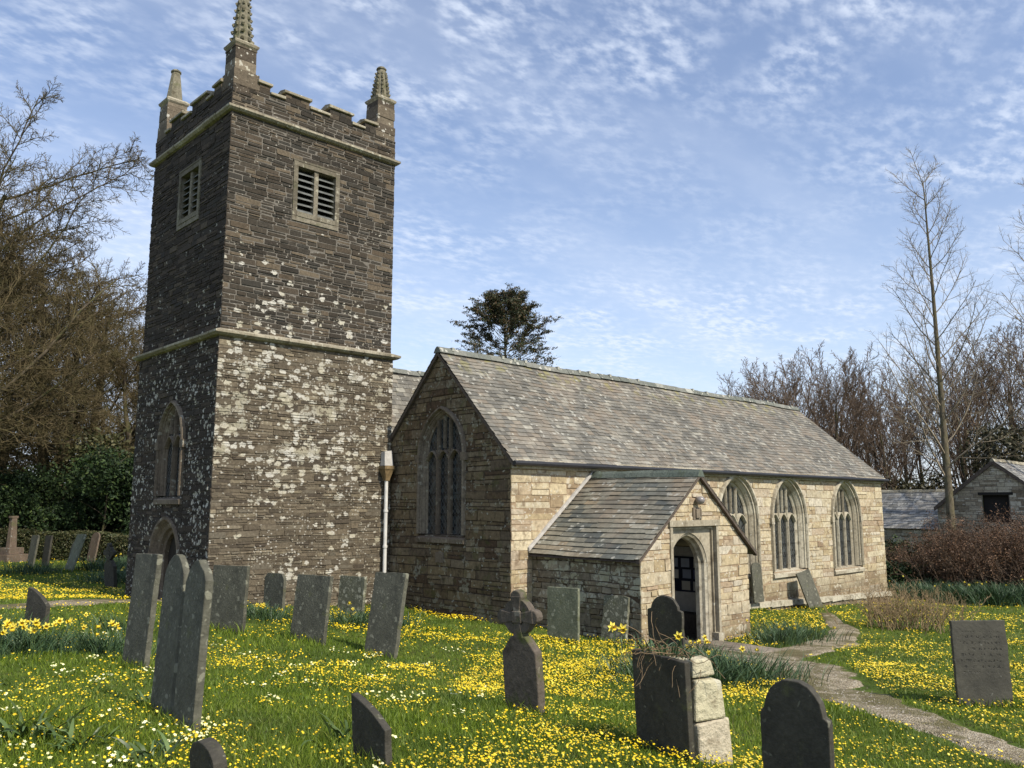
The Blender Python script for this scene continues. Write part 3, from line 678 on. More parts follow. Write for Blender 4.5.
# slate roofs ---------------------------------------------------
def slates(mb, A, B, C_, D_, course, width, seed, lift=.014, tf=None):
    """A-B eave (left to right seen from outside), D_-C_ ridge; rows of overlapping slates from eave to ridge"""
    rd = random.Random(seed); A, B, C_, D_ = map(Vector, (A, B, C_, D_))
    N = (B-A).cross(D_-A).normalized(); n = int(((D_-A).length+(C_-B).length)/2/course)
    up = ((D_+C_)/2-(A+B)/2); up = (D_-A) if abs((D_-A).normalized().dot((B-A).normalized())) < .3 else (C_-B)
    Lw = (B-A).length; ax = (B-A).normalized(); upn = (up - ax*up.dot(ax)).normalized()
    mb.add([A+N*-.04, B+N*-.04, C_+N*-.04, D_+N*-.04], [(0,1,2,3)], .1)
    for i in range(n):
        t0 = i/n; t1 = (i+1.25)/n
        l0, r0 = A.lerp(D_, t0), B.lerp(C_, t0); t1c = min(1, t1); l1, r1 = A.lerp(D_, t1c), B.lerp(C_, t1c)
        L = (r0-l0).length; u = -rd.uniform(0, width); sag = rd.uniform(-.006,.006)
        while u < L:
            w = width*rd.uniform(.6, 1.35); a = max(0, u)+.002; b = min(L, u+w)-.002; u += w
            if b-a < .03: continue
            tv = rd.random() if tf is None else tf(rd, i, a)
            dz = rd.uniform(0,.010); dv = rd.uniform(-.012,.008) + sag
            pa = l0 + ax*a + upn*dv; pb = l0 + ax*b + upn*(dv+rd.uniform(-.005,.005))
            ta, tb = a/L, b/L; qa = l1.lerp(r1, ta); qb = l1.lerp(r1, tb)
            h = lift + dz; th = .009
            q6 = [pa+N*h, pb+N*(h+rd.uniform(-.003,.003)), qb+N*.001, qa+N*.001, pa+N*(h-th), pb+N*(h-th)]
            for q_ in q6: q_.z += .014*math.sin(q_.x*.9+q_.y*.5) + .008*math.sin(q_.x*2.3-q_.y*1.7)
            mb.add(q6, [(0,1,2,3),(4,5,1,0),(4,0,3),(5,2,1)], tv)
ov = .16
sl = (RZ-EZ)/(AYM-AY0)
mb = MB(); ye = AY0-ov; ze = EZ-ov*sl*.9
slates(mb, (AX0-.10, ye, ze+.04), (AX1+.16, ye, ze+.04), (RX1, AYM, RZ+.05), (AX0-.10, AYM, RZ+.05), .145, .24, 31)
slates(mb, (AX1+.16, ye, ze+.04), (AX1+.16, AY1+ov, ze+.04), (RX1, AYM+.001, RZ+.05), (RX1, AYM-.001, RZ+.05), .16, .24, 32)
slates(mb, (AX1, AY1+ov, ze+.04), (AX0-.10, AY1+ov, ze+.04), (AX0-.10, AYM, RZ+.05), (RX1, AYM, RZ+.05), .2, .35, 33)
roof = mb.build('roof', [M_SLATE], church)
# verge edge of the west gable: thickness boards of slate
mb = MB()
for s in (-1, 1):
    a = Vector((AX0-.10, AYM+s*(AYM-AY0+ov), ze+.02)); b = Vector((AX0-.10, AYM, RZ+.03)); dn = Vector((0,0,-.10))
    o = Vector((.11,0,0)); mb.add([a, b, b+dn, a+dn, a+o, b+o, b+dn+o, a+dn+o], [(0,1,2,3),(3,2,6,7),(0,3,7,4),(4,5,6,7)], .1)
mb.build('verge', [M_TIMBER], roof)
mb = MB(); rd = random.Random(9); x = AX0-.12
def ridge_run(mb, x0, x1, y, z, w=.14, L=(.4,.5), ax='x'):
    x = x0
    while x < x1-.05:
        xn = min(x1, x+rd.uniform(*L)); t = rd.random()*(.6 if rd.random() < .8 else 1); j = rd.uniform(-.010,.014) + .014*math.sin(x*.9+y*.5)
        pr = [(-w, -.10), (-w*.6, .0), (-.03, .055), (.03, .055), (w*.6, .0), (w, -.10)]
        A = [(x+.004, y+a, z+b+j) if ax == 'x' else (y+a, x+.004, z+b+j) for a, b in pr]; B = [(xn, y+a, z+b+j) if ax == 'x' else (y+a, xn, z+b+j) for a, b in pr]
        mb.add(A+B, [(i, i+1, 7+i, 6+i) for i in range(5)] + [(0,1,2,3,4,5), (6,7,8,9,10,11)], t); 
        if rd.random() < .25: mb.box((xn-.04, y-w*.8, z-.02+j), (xn+.04, y+w*.8, z+.068+j), 1.) if ax == 'x' else None
        x = xn
ridge_run(mb, AX0-.12, RX1+.1, AYM, RZ+.08); mb.build('ridge_tiles', [M_RIDGE], roof)
mb = MB(); tubes(mb, [((AX0-.1, ye-.05, ze-.0), (AX1+.2, ye-.05, ze-.0), .055, .055)], 8); mb.build('gutter', [M_IRON], church)

# nave behind: gabled roof between tower and chancel
NY, NZ, NE = 20.3, 7.0, 3.9
NX1 = 30.5
mb = MB(); slates(mb, (TX1+.02, 18.45, NE), (NX1, 18.45, NE), (NX1, NY, NZ), (TX1+.02, NY, NZ), .16, .26, 34)
slates(mb, (NX1, 22.3, NE), (TX1+.02, 22.3, NE), (TX1+.02, NY, NZ), (NX1, NY, NZ), .22, .4, 35)
nr = mb.build('roof', [M_SLATE], church)
mb = MB(); ridge_run(mb, TX1+.01, NX1, NY, NZ+.02); mb.build('ridge_tiles', [M_RIDGE], nr)
mb = MB(); mb.add([(NX1-.01,18.45,-1),(NX1-.01,22.2,-1),(NX1-.01,22.2,NE),(NX1-.01,NY,NZ-.05),(NX1-.01,18.45,NE)], [(0,1,2,3,4)]); mb.quad((TX1,22.2,-1),(NX1,22.2,-1),(NX1,22.2,NE),(TX1,22.2,NE))
mb.build('nave_wall', [M_MORTAR_BUFF], church)

# porch -----------------------------------------------------------
QX0, QX1, QY = 13.58, 17.62, 10.42; QM = 15.68; QE, QR = 1.98, 3.66
fs = (QR-QE)/(QM-QX0+.05)
Oq = Vector((QX0, QY, 0)); Pq = lambda u, v, d=0.: Oq + Vector(SOUTH)*u + Z*v + Vector((0,-1,0))*d
dc, da, dzs, dri, dz0 = 15.42-QX0, .60, 1.62, .66, -.05
out = [(-.012, B_), (QX1-QX0+.012, B_), (QX1-QX0+.012, QE+.02), (QM-QX0, QR-.04), (-.012, QE-.02)]
fr = (14.60-QX0, 16.38-QX0, 2.60)
mb = MB(); masonry(mb, Oq, SOUTH, out, [(rectf(fr[0]+.06, -.15, fr[1]-.06, fr[2]-.03), rectf(fr[0], -.2, fr[1], fr[2]))], (.11,.27), (.22,.62), gap=.014, proud=(.003,.024), seed=41, split=.25)
mb.build('porch_wall', [M_BUFF, M_MORTAR_BUFF], church)
# doorway: moulded arch inside a square-headed frame
mb = MB(); sweep_arch(mb, Pq, da, dzs, dri, dz0, [(0,-.36),(.0,-.26),(.035,-.22),(.05,-.15),(.10,-.12),(.11,-.10)], dc)
outer = arch_off(da, dzs, dri, dz0, .11, 12, dc); x0, x1, zt = fr[0]+.13, fr[1]-.13, fr[2]-.13
# spandrel plate
polys = [[Vector((x, z, 0)) for x, z in ((x0, dz0), (x0, zt), (x1, zt), (x1, dz0))] ]
loop = [(x1, dz0), (x1, zt), (x0, zt), (x0, dz0)]
pl = [Vector((x, z, 0)) for x, z in loop] + [Vector((x, z, 0)) for x, z in reversed(outer)]
for t in tessellate_polygon([pl]):
    a, b, c = [pl[i] for i in t]
    if (b-a).cross(c-a).z < 0: b, c = c, b
    mb.add([Pq(v.x, v.y, -.10) for v in (a, b, c)], [(0,1,2)], .4)
for (o, d0, d1) in ((.0, -.075, .0), ):
    pass
for sx, xa in ((-1, x0), (1, x1)):
    for k2, (w0, w1, dd) in enumerate(((0,.035,-.045), (.035,.06,-.085), (.06,.15,.04))):
        aa, bb = (xa+sx*w0, xa+sx*w1) if sx > 0 else (xa-w1, xa-w0)
        mbox(mb, Pq, aa+.001, dz0-.1, bb-.001, zt+w0, -.14, dd, random.random())
for k2, (w0, w1, dd) in enumerate(((0,.035,-.045), (.035,.06,-.085), (.06,.19,.06))):
    mbox(mb, Pq, x0-w1, zt+w0+.001, x1+w1, zt+w1-.001, -.14, dd, random.random())
for xa in (x1+.02, x0-.20): mbox(mb, Pq, xa-.05 if xa>x0 else xa, -.15, xa+.16, .22, -.09, .075, .6)
dd_ = mb.build('doorway', [M_DRESS], church)
# carved niche and ball lamp over the door
mb = MB(); cn = 15.58-QX0; mbox(mb, Pq, cn-.15, 2.66, cn+.15, 2.93, 0, .05); mbox(mb, Pq, cn-.08, 2.70, cn+.06, 2.90, .05, .085, .9); mbox(mb, Pq, cn+.08, 2.68, cn+.13, 2.90, .05, .075, .2)
mb.build('carved_stone', [M_DRESS_D], church, bevel=.015)
mb = MB(); lathe(mb, Pq(cn+.0, 3.0, .13), [(.02,0),(.075,.02),(.10,.07),(.10,.11),(.07,.155),(.02,.17)], 14)
mb.box(tuple(Pq(cn-.02, 3.10, 0)), tuple(Pq(cn+.02, 3.16, .1))); mb.build('wall_lamp', [m_flat('lamp_bowl', (.22,.2,.19), .3, .1, spec=.6)], church, smooth=True)
# west wall (seen), east wall, interior
Opw = Vector((QX0, AY0, 0)); mb = MB()
masonry(mb, Opw, WEST, rectf(0, B_, AY0-QY+.012, QE), [], (.10,.25), (.2,.6), gap=.014, proud=(.003,.026), seed=42)
mb.build('porch_wall', [M_WESTP, M_MORTAR_WEST] if 'M_WESTP' in globals() else [m_stone('porch_west_blocks', [(0,(.10,.075,.05)),(.4,(.20,.165,.11)),(.7,(.16,.135,.10)),(1,(.28,.245,.18))],
    [dict(s=2.6, sq=1.0, d=.55, r=.6, a=.75, w=.6, c=(.40,.40,.31)), dict(s=9, sq=1., d=.36, loc=(2,5,1), r=.4, a=.7, w=.15, c=(.42,.41,.34))], vary=.4, stain=.6, moss=.35, fine=12), M_MORTAR_WEST], church)
mb = MB(); masonry(mb, (QX1, QY, 0), EAST, rectf(-.01, B_, AY0-QY, QE), [], (.11,.27), (.22,.62), gap=.014, seed=43); mb.build('porch_wall', [M_BUFF, M_MORTAR_BUFF], church)
ti = .38; mb = MB()
xi0, xi1, yi = QX0+ti, QX1-ti, QY+.345
mb.quad((xi0,yi,-.1),(xi0,AY0-.03,-.1),(xi0,AY0-.03,QE),(xi0,yi,QE)); mb.quad((xi1,yi,-.1),(xi1,AY0-.03,-.1),(xi1,AY0-.03,QE),(xi1,yi,QE))
mb.add([(xi0,AY0-.035,-.1),(xi1,AY0-.035,-.1),(xi1,AY0-.035,QE),(QM,AY0-.035,QR-.12),(xi0,AY0-.035,QE)], [(0,1,2,3,4)])
# inner face of the front wall around the doorway
for (a, b, c, d) in ((xi0, -.1, QX0+dc-da-.02, QE), (QX0+dc+da+.02, -.1, xi1, QE), (QX0+dc-da-.02, dzs+dri, QX0+dc+da+.02, 2.9)): mb.quad((a,yi,b),(c,yi,b),(c,yi,d),(a,yi,d))
mb.build('porch_lining', [M_PLASTER], church)
mb = MB(); mb.box((xi0,yi,-.35),(xi1,AY0-.04,.02)); mb.box((xi1-.4,yi,.02),(xi1-.002,AY0-.04,.46), 0); mb.box((xi0+.002,yi,.02),(xi0+.4,AY0-.04,.46), 0); mb.build('porch_floor', [m_stone('slate_floor', [(0,(.10,.09,.08)),(1,(.15,.14,.12))])], church)
mb = MB(); mb.box((xi1-.035, 10.98, .92), (xi1-.003, 12.35, 1.75)); nb = mb.build('notice_board', [m_flat('board_blue', (.02,.025,.05), .7)], church)
mb = MB(); rd = random.Random(5)
for i in range(4):
    for j in range(3):
        if rd.random() < .85:
            y = 11.03+i*.33+rd.uniform(0,.04); z = .96+j*.26+rd.uniform(0,.02); mb.quad((xi1-.037,y,z),(xi1-.037,y+.24,z),(xi1-.037,y+.24,z+.21),(xi1-.037,y,z+.21), rd.random())
s = NT('notice_paper', .8); mb.build('notice', [s.done(s.ramp(s.tint(), [(0,(.10,.12,.25)),(.3,(.45,.5,.6)),(.6,(.6,.58,.5)),(1,(.75,.75,.72))]))], nb)
# porch roof
eo = .14; zle = QE - eo*fs + .03
mb = MB(); yr = QY-.09
rdp = random.Random(77); band = [rdp.random() for _ in range(40)]
def tp(rd, i, a): return max(0, min(1, .55*rd.random() + .45*(.5+.5*math.sin(i*.55+a*1.9))))
slates(mb, (QX0-eo, AY0-.01, zle), (QX0-eo, yr, zle), (QM, yr, QR), (QM, AY0-.01, QR), .155, .33, 51, lift=.02, tf=tp)
xr = QM+(QM-QX0+eo)
slates(mb, (xr, yr, zle-.02), (xr, AY0-.01, zle-.02), (QM, AY0-.01, QR), (QM, yr, QR), .155, .33, 52, lift=.02, tf=tp)
pr = mb.build('porch_roof', [M_SLATE_P], church)
mb = MB()
for (x, z) in ((QX0-eo, zle), (xr, zle-.02)):
    a = Vector((x, yr-.005, z)); b = Vector((QM, yr-.005, QR)); dn = Vector((0,0,-.075)); o = Vector((0,.10,0))
    mb.add([a, b, b+dn, a+dn, a+o, b+o, b+dn+o, a+dn+o], [(0,1,2,3),(3,2,6,7),(0,3,7,4),(4,5,6,7)], .1)
    # underside
    mb.quad(Vector((x, yr, z-.05)), Vector((QM, yr, QR-.05)), Vector((QM, AY0, QR-.05)), Vector((x, AY0, z-.05)))
mb.build('verge', [M_TIMBER], pr)
mb = MB(); ridge_run(mb, yr-.02, AY0, QM, QR+.06, .13, (.35,.5), 'y'); mb.build('ridge_tiles', [M_RIDGE_P], pr)
mb = MB(); a = Vector((QX0-eo-.02, AY0-.07, zle+.05)); b = Vector((QM-.02, AY0-.07, QR+.07)); 
for q in (Vector((0,0,.0)),): mb.add([a, b, b+Vector((0,0,.09)), a+Vector((0,0,.09)), a+Vector((0,.06,0)), b+Vector((0,.06,0)), b+Vector((0,.06,.09)), a+Vector((0,.06,.09))], [(0,1,2,3),(3,2,6,7),(0,3,7,4),(1,5,6,2),(0,4,5,1)])
mb.build('flashing', [M_LEAD], pr)
mb = MB(); mb.box((QX0-.06, QY, QE-.12), (QX0-.001, AY0-.01, QE-.02)); mb.build('wall_plate', [M_TIMBER], church)

# rainwater pipe in the corner of tower and aisle
px_, py_ = AX0-.28, TY0-T-.15
mb = MB(); tubes(mb, [((px_, py_, .1), (px_, py_, 3.6), .048, .048)] + [((px_, py_, z), (px_, py_, z+.06), .062, .062) for z in (.95, 1.9, 2.8)], 12)
dp = mb.build('downpipe', [M_WHITE], church)
mb = MB(); 
for (k0, z0, k1, z1) in ((.06,3.60,.075,3.68),(.075,3.68,.13,3.86),(.13,3.86,.155,3.90),(.155,3.90,.155,3.98)):
    a = [(px_-k0,py_-k0,z0),(px_+k0,py_-k0,z0),(px_+k0,py_+k0,z0),(px_-k0,py_+k0,z0)]; b = [(px_-k1,py_-k1,z1),(px_+k1,py_-k1,z1),(px_+k1,py_+k1,z1),(px_-k1,py_+k1,z1)]
    for j in range(4): mb.quad(a[j], a[(j+1)%4], b[(j+1)%4], b[j])
mb.build('hopper', [M_HOPPER], dp)
mb = MB(); mb.add([(px_-.13,py_-.1,3.985),(px_+.12,py_-.12,3.985),(px_+.12,py_+.1,3.985),(px_-.13,py_+.1,3.985),(px_-.10,py_-.05,4.34),(px_+.12,py_-.05,4.38),(px_+.12,py_+.1,4.38),(px_-.10,py_+.1,4.34)], [(0,1,5,4),(1,2,6,5),(2,3,7,6),(3,0,4,7),(4,5,6,7)]); mb.build('lead_chute', [M_LEAD], dp)
# ------------------------------------------------------------------ ground sheet
def axis(lo, hi, fine0, fine1, step):
    a = list(np.arange(fine0, fine1, step)); s = step; x = fine1
    while x < hi: a.append(x); s *= 1.22; x += s
    a.append(hi); s = step; x = fine0; b = []
    while x > lo: s *= 1.22; x -= s; b.append(max(x, lo))
    return np.array(b[::-1] + a)
gx = axis(-700, 900, -6, 40, .25); gy = axis(-700, 900, -4, 42, .25)
GXX, GYY = np.meshgrid(gx, gy); GZ = ground(GXX, GYY)
inch = ((GXX > 13.4) & (GXX < 32.2) & (GYY > 13.9) & (GYY < 22)) | ((GXX > 8.6) & (GXX < 12.4) & (GYY > 18.5) & (GYY < 22)) | ((GXX > 13.9) & (GXX < 17.3) & (GYY > 10.7) & (GYY < 14)); GZ = np.where(inch, GZ - .6, GZ)
nx_, ny_ = len(gx), len(gy); idx = np.arange(nx_*ny_).reshape(ny_, nx_)
fc = np.stack([idx[:-1,:-1], idx[:-1,1:], idx[1:,1:], idx[1:,:-1]], -1).reshape(-1, 4)
s = NT('turf_soil', .95, .1)
c = s.ramp(s.noise(1.3, 5, .6), [(.3,(.045,.075,.012)),(.5,(.075,.11,.018)),(.7,(.10,.13,.026))])
c = s.mix(s.rng(s.noise(9, 4, .6), .45, .7, 0, .6), c, (.045,.036,.02)); s.bump(s.noise(14, 4, .7), .03)
gnd = fast_mesh('ground', np.stack([GXX.ravel(), GYY.ravel(), GZ.ravel()], -1), fc, mat=s.done(c), smooth=True)
tag(gnd, kind='structure')

# ------------------------------------------------------------------ path
def H(x, y): return float(ground(x, y))
def smooth_line(pts, n):
    pts = np.array(pts, float); m = len(pts); out = []
    for i in range(m-1):
        p0, p1, p2, p3 = pts[max(0,i-1)], pts[i], pts[i+1], pts[min(m-1,i+2)]
        for t in np.linspace(0, 1, n, endpoint=False):
            out.append(.5*((2*p1)+(-p0+p2)*t+(2*p0-5*p1+4*p2-p3)*t*t+(-p0+3*p1-3*p2+p3)*t**3))
    out.append(pts[-1]); return np.array(out)
PATHS = [   # x, y, half width
    [(15.4,10.3,.9),(15.0,9.4,1.0),(14.4,8.3,.95),(13.2,7.1,.85),(11.9,5.9,.66),(10.8,4.8,.50),(9.9,3.7,.42),(9.1,2.6,.40),(8.6,1.2,.42),(8.6,-1.5,.5),(9.5,-6,.5)],
    [(14.4,8.6,.8),(16.2,8.5,.65),(18.4,8.75,.5),(20.6,9.6,.38),(22.6,10.8,.28),(24.5,11.9,.2)],
    [(-4,21.5,.6),(0,20.6,.6),(3.2,19.9,.6),(5.2,19.7,.6),(6.8,20.2,.7),(7.9,20.4,.7)]]
def path_mesh(name, line, off, seed):
    rg = np.random.default_rng(seed); L = smooth_line(line, 16); n = len(L)
    d = np.gradient(L[:, :2], axis=0); d /= np.linalg.norm(d, axis=1)[:, None]; nr = np.stack([-d[:,1], d[:,0]], -1)
    e0 = 1 + .16*np.convolve(rg.normal(size=n+4), np.ones(5)/2.2, 'valid'); e1 = 1 + .16*np.convolve(rg.normal(size=n+4), np.ones(5)/2.2, 'valid')
    cols = np.linspace(-1, 1, 9); co = []
    for k in cols:
        w = L[:,2]*np.where(k < 0, e0, e1); p = L[:, :2] + nr*(k*w)[:, None]
        z = ground(p[:,0], p[:,1]) + off - (.05 if abs(k) == 1 else 0); co.append(np.c_[p, z])
    co = np.stack(co, 1).reshape(-1, 3); ii = np.arange(n*9).reshape(n, 9)
    f = np.stack([ii[:-1,:-1], ii[:-1,1:], ii[1:,1:], ii[1:,:-1]], -1).reshape(-1, 4)
    return fast_mesh(name, co, f, mat=M_GRAVEL, smooth=True)
s = NT('gravel_and_moss', .95, .1)
v = s.node('ShaderNodeTexVoronoi'); s.l(s.obj, v.inputs['Vector']); v.inputs['Scale'].default_value = 60
sp = s.node('ShaderNodeSeparateColor'); s.l(v.outputs['Color'], sp.inputs[0])
c = s.ramp(sp.outputs[0], [(0,(.16,.125,.08)),(.4,(.31,.26,.175)),(.7,(.42,.36,.255)),(1,(.54,.48,.37))])
c = s.mix(s.rng(s.noise(1.3, 5, .7), .42, .58, 0, .8), c, (.11,.10,.035))
c = s.mix(s.rng(s.noise(4.6, 5, .65, s.map(s.obj,(1,1,1),(3,3,3))), .50, .66, 0, .6), c, (.11,.085,.055))
s.bump(v.outputs['Distance'], .02); M_GRAVEL = s.done(c)
for i, p in enumerate(PATHS): tag(path_mesh('path', p, .020 + .004*i, i), kind='structure')
mb = MB(); q = []
for i, (x0, x1, y0, y1) in enumerate(((14.75,15.5,9.62,10.40),(15.52,16.2,9.55,10.40),(14.6,15.3,8.95,9.60),(15.32,16.15,8.85,9.53))):
    z = H(15.4, 10.0)+.01; mb.box((x0, y0, z-.1), (x1, y1, z+.035 + .004*i), i/4, jit=.015)
tag(mb.build('flagstone_paving', [m_stone('flagstone', [(0,(.17,.14,.11)),(1,(.25,.215,.17))], None, vary=.35, stain=.5, moss=.3)], bevel=.01), kind='structure')
def near_path(x, y):
    m = np.full(x.shape, 9.)
    for p in PATHS:
        L = smooth_line(p, 8)
        for a in L: m = np.minimum(m, np.hypot(x-a[0], y-a[1])/a[2])
    return m
def in_building(x, y, e=.0):
    b = lambda x0,x1,y0,y1: (x > x0-e) & (x < x1+e) & (y > y0-e) & (y < y1+e)
    return b(8.05,12.87,17.95,22.75) | b(12.87,32.8,13.35,22.3) | b(13.55,17.65,10.4,13.5)

# ------------------------------------------------------------------ trees
def bark_mat(name, cols, moss=.0):
    s = NT(name, .95, .1); n = s.noise(7, 5, .65, s.map(s.obj, (1,1,.35)))
    c = s.ramp(n, [(.3, cols[0]), (.7, cols[1])])
    if moss: c = s.mix(s.rng(s.noise(1.3, 4, .6), .45, .6, 0, moss), c, (.075,.085,.022))
    s.bump(n, .03); return s.done(c)
M_BARK = bark_mat('bark_brown', ((.045,.036,.026),(.13,.105,.075)), .5)
M_BARK_PALE = bark_mat('bark_pale', ((.07,.058,.040),(.19,.16,.11)), .25)
M_TWIG_RED = bark_mat('twigs_reddish', ((.10,.072,.052),(.19,.14,.10)))
M_TWIG_OLIVE = bark_mat('twigs_olive', ((.075,.058,.032),(.16,.125,.068)), .25)
M_TWIG_PALE = bark_mat('twigs_pale', ((.17,.14,.10),(.28,.235,.17)))
M_TWIG_GREY = bark_mat('twigs_grey', ((.10,.085,.062),(.19,.155,.115)))
def tubes_np(p0, p1, r0, r1, n=4):
    d = p1-p0; l = np.linalg.norm(d, axis=1, keepdims=True); d = d/np.maximum(l, 1e-6)
    a = np.where(np.abs(d[:,2:3]) < .9, np.array([[0,0,1.]]), np.array([[1.,0,0]])); u = np.cross(d, a); u /= np.linalg.norm(u, axis=1, keepdims=True); v = np.cross(d, u)
    th = np.arange(n)*2*np.pi/n; c, s_ = np.cos(th), np.sin(th)
    off = u[:,None,:]*c[None,:,None] + v[:,None,:]*s_[None,:,None]
    A = p0[:,None,:] + off*r0[:,None,None]; B = p1[:,None,:] + off*r1[:,None,None]
    co = np.concatenate([A, B], 1).reshape(-1, 3); m = len(p0); base = (np.arange(m)*2*n)[:,None]
    i = np.arange(n); f = np.stack([i, (i+1) % n, n+(i+1) % n, n+i], -1)
    return co, (base[:,:,None]+f[None]).reshape(-1, 4)
class Tree:
    def __init__(s, seed): s.rd = random.Random(seed); s.seg = {0: [], 1: []}; s.tips = []
    def branch(s, p, d, L, r, lvl, spec):
        rd = s.rd; sp = spec[lvl]; n = sp['n']; step = L/n; pts = [p.copy()]; dirs = []
        d = d.normalized()
        r_end = r*sp.get('taper', .3)
        for i in range(n):
            d = (d + Vector((rd.gauss(0,1), rd.gauss(0,1), rd.gauss(0,1)))*sp['wob'] + Vector((0,0,1))*sp['up']*(1.0 if i else .4)).normalized()
            q = p + d*step
            ra = r + (r_end-r)*(i/n); rb = r + (r_end-r)*((i+1)/n)
            s.seg[0 if lvl <= sp.get('trunk', 0) else 1].append((p[:], q[:], ra, rb, lvl)); p = q; pts.append(p.copy()); dirs.append(d.copy())
        if lvl+1 < len(spec):
            cs = spec[lvl+1]; k = cs['k'] if isinstance(cs['k'], int) else rd.randint(*cs['k']); t0 = cs.get('t0', .15)
            az = rd.uniform(0, 6.28)
            for j in range(k):
                t = t0 + (1-t0)*((j+rd.random())/k)**cs.get('dist', 1); f = min(t*n, n-1e-3); i = int(f); pos = pts[i].lerp(pts[i+1], f-i)
                ax = dirs[i]; u = ax.orthogonal().normalized(); v = ax.cross(u); az += 2.4+rd.uniform(-.5,.5)
                ang = R(rd.uniform(*cs['ang'])) ; dd = ax*math.cos(ang) + (u*math.cos(az)+v*math.sin(az))*math.sin(ang)
                shape = cs.get('shape', lambda t: 1-.55*t)
                s.branch(pos, dd, L*cs['len']*shape(t)*rd.uniform(.75,1.15), max(sp['rmin'], (r+(r_end-r)*t)*cs['rad']), lvl+1, spec)
        else: s.tips.append((p.copy(), d.copy()))
    def meshes(s):
        out = []
        for key, nn in ((0, 8), (1, 3)):
            a = s.seg[key]
            if not a: out.append(None); continue
            P0 = np.array([q[0] for q in a]); P1 = np.array([q[1] for q in a]); ra = np.array([q[2] for q in a]); rb = np.array([q[3] for q in a])
            out.append(tubes_np(P0, P1, ra, rb, nn))
        return out
def make_tree(tree, loc, name, label, group, bark, twig, cat='tree', rot=0, sc=1.):
    ms = tree.meshes()
    root = empty(name, loc, label, cat, group, (0,0,rot), world_children=False); root.scale = (sc,)*3
    for nm, m, mt in (('trunk', ms[0], bark), ('crown', ms[1], twig)):
        if m is None: continue
        o = fast_mesh(nm, m[0], m[1], mat=mt, smooth=(nm == 'trunk')); o.parent = root
    return root
def copy_tree(root, loc, rot, sc, label=None, scz=None):
    r = root.copy(); COL.objects.link(r); r.location = loc; r.rotation_euler = (0,0,rot); r.scale = (sc, sc, scz or sc)
    for ch in root.children:
        c = ch.copy(); COL.objects.link(c); c.parent = r
    if label: r['label'] = label
    return r
# camera-ground directions used when siting the trees
FW = np.array([math.cos(R(46.087)), math.sin(R(46.087))]); RT = np.array([math.sin(R(46.087)), -math.cos(R(46.087))])
def site(lat, dist):
    p = FW*dist + RT*lat; return (float(p[0]), float(p[1]), H(p[0], p[1])-.1)

# beeches: several upright limbs from low down, fine reddish twigs
def beech_spec(lean=0):
    return [dict(n=8, wob=.05, up=.05, rmin=.03, taper=.30, trunk=0),
            dict(k=15, t0=.22, ang=(15,42), len=.74, rad=.5, n=8, wob=.08, up=.11, rmin=.02, shape=lambda t: 1.12-.42*t),
            dict(k=11, t0=.15, ang=(20,50), len=.36, rad=.45, n=4, wob=.10, up=.09, rmin=.013, shape=lambda t: 1.1-.6*t),
            dict(k=9, t0=.12, ang=(20,50), len=.42, rad=.55, n=3, wob=.12, up=.05, rmin=.009, taper=.6),
            dict(k=4, t0=.2, ang=(20,45), len=.55, rad=.8, n=1, wob=.12, up=.02, rmin=.008, taper=.6)]
beeches = []
for v in range(3):
    t = Tree(100+v); t.branch(Vector((0,0,0)), Vector((.03*(v-1),0,1)), 10.0, .20, 0, beech_spec())
    beeches.append(t)
BG = 'bare trees in the wood behind the church'
first = [None]*3
rd = random.Random(42)
#        lateral, distance, scale, variant, label
bl = [(17.2,62,.90,0),(19.2,66,1.06,1),(20.8,60,1.06,2),(22.4,64,1.12,0),(24.0,61,1.10,1),(25.8,66,1.16,2),(27.2,60,1.0,0),(29.0,66,.98,1),(30.8,62,.95,2),
      (32.6,60,1.10,1),(34.4,64,1.22,0),(36.4,61,1.25,1),(38.4,58,1.2,0),(40.4,62,1.3,2),(42.4,57,1.22,1),(44.6,60,1.26,0),(47,60,1.2,2),
      (24,78,1.15,1),(29,80,1.15,0),(33,76,1.2,2),(38,80,1.3,1),(43,78,1.3,0)]
for i, (la, di, sc, v) in enumerate(bl):
    lab = 'bare winter tree with fine reddish twigs in the wood behind the church'
    if first[v] is None: first[v] = make_tree(beeches[v], site(la, di), 'bare_tree', lab, BG, M_BARK, M_TWIG_RED, rot=rd.uniform(0,6), sc=sc)
    else: copy_tree(first[v], site(la, di), rd.uniform(0,6), sc*rd.uniform(.93,1.03))

# the tall pale tree standing alone in front of the wood
sp = [dict(n=14, wob=.016, up=.05, rmin=.03, taper=.10, trunk=0),
      dict(k=36, t0=.24, ang=(32,56), len=.33, rad=.34, n=7, wob=.06, up=.085, rmin=.014, taper=.35, shape=lambda t: 1.0-.72*t),
      dict(k=12, t0=.12, ang=(28,55), len=.46, rad=.45, n=4, wob=.10, up=.07, rmin=.008, shape=lambda t: 1.1-.6*t),
      dict(k=6, t0=.2, ang=(25,50), len=.5, rad=.7, n=2, wob=.12, up=.04, rmin=.0085)]
t = Tree(9); t.branch(Vector((0,0,0)), Vector((.012,-.012,1)), 21.4, .24, 0, sp)
make_tree(t, site(22.4, 43), 'bare_tree', 'tall slender bare tree with a pale upper trunk rising above the wood', None, M_BARK_PALE, M_TWIG_PALE)
sp2 = [dict(sp[0]), dict(sp[1], k=36, len=.38, t0=.3), dict(sp[2], k=11), dict(sp[3])]
t = Tree(19); t.branch(Vector((0,0,0)), Vector((.0,.02,1)), 21, .24, 0, sp2)
make_tree(t, site(28.0, 42), 'bare_tree', 'bare tree at the right edge of the photo, its pale branches reaching in', None, M_BARK_PALE, M_TWIG_PALE)

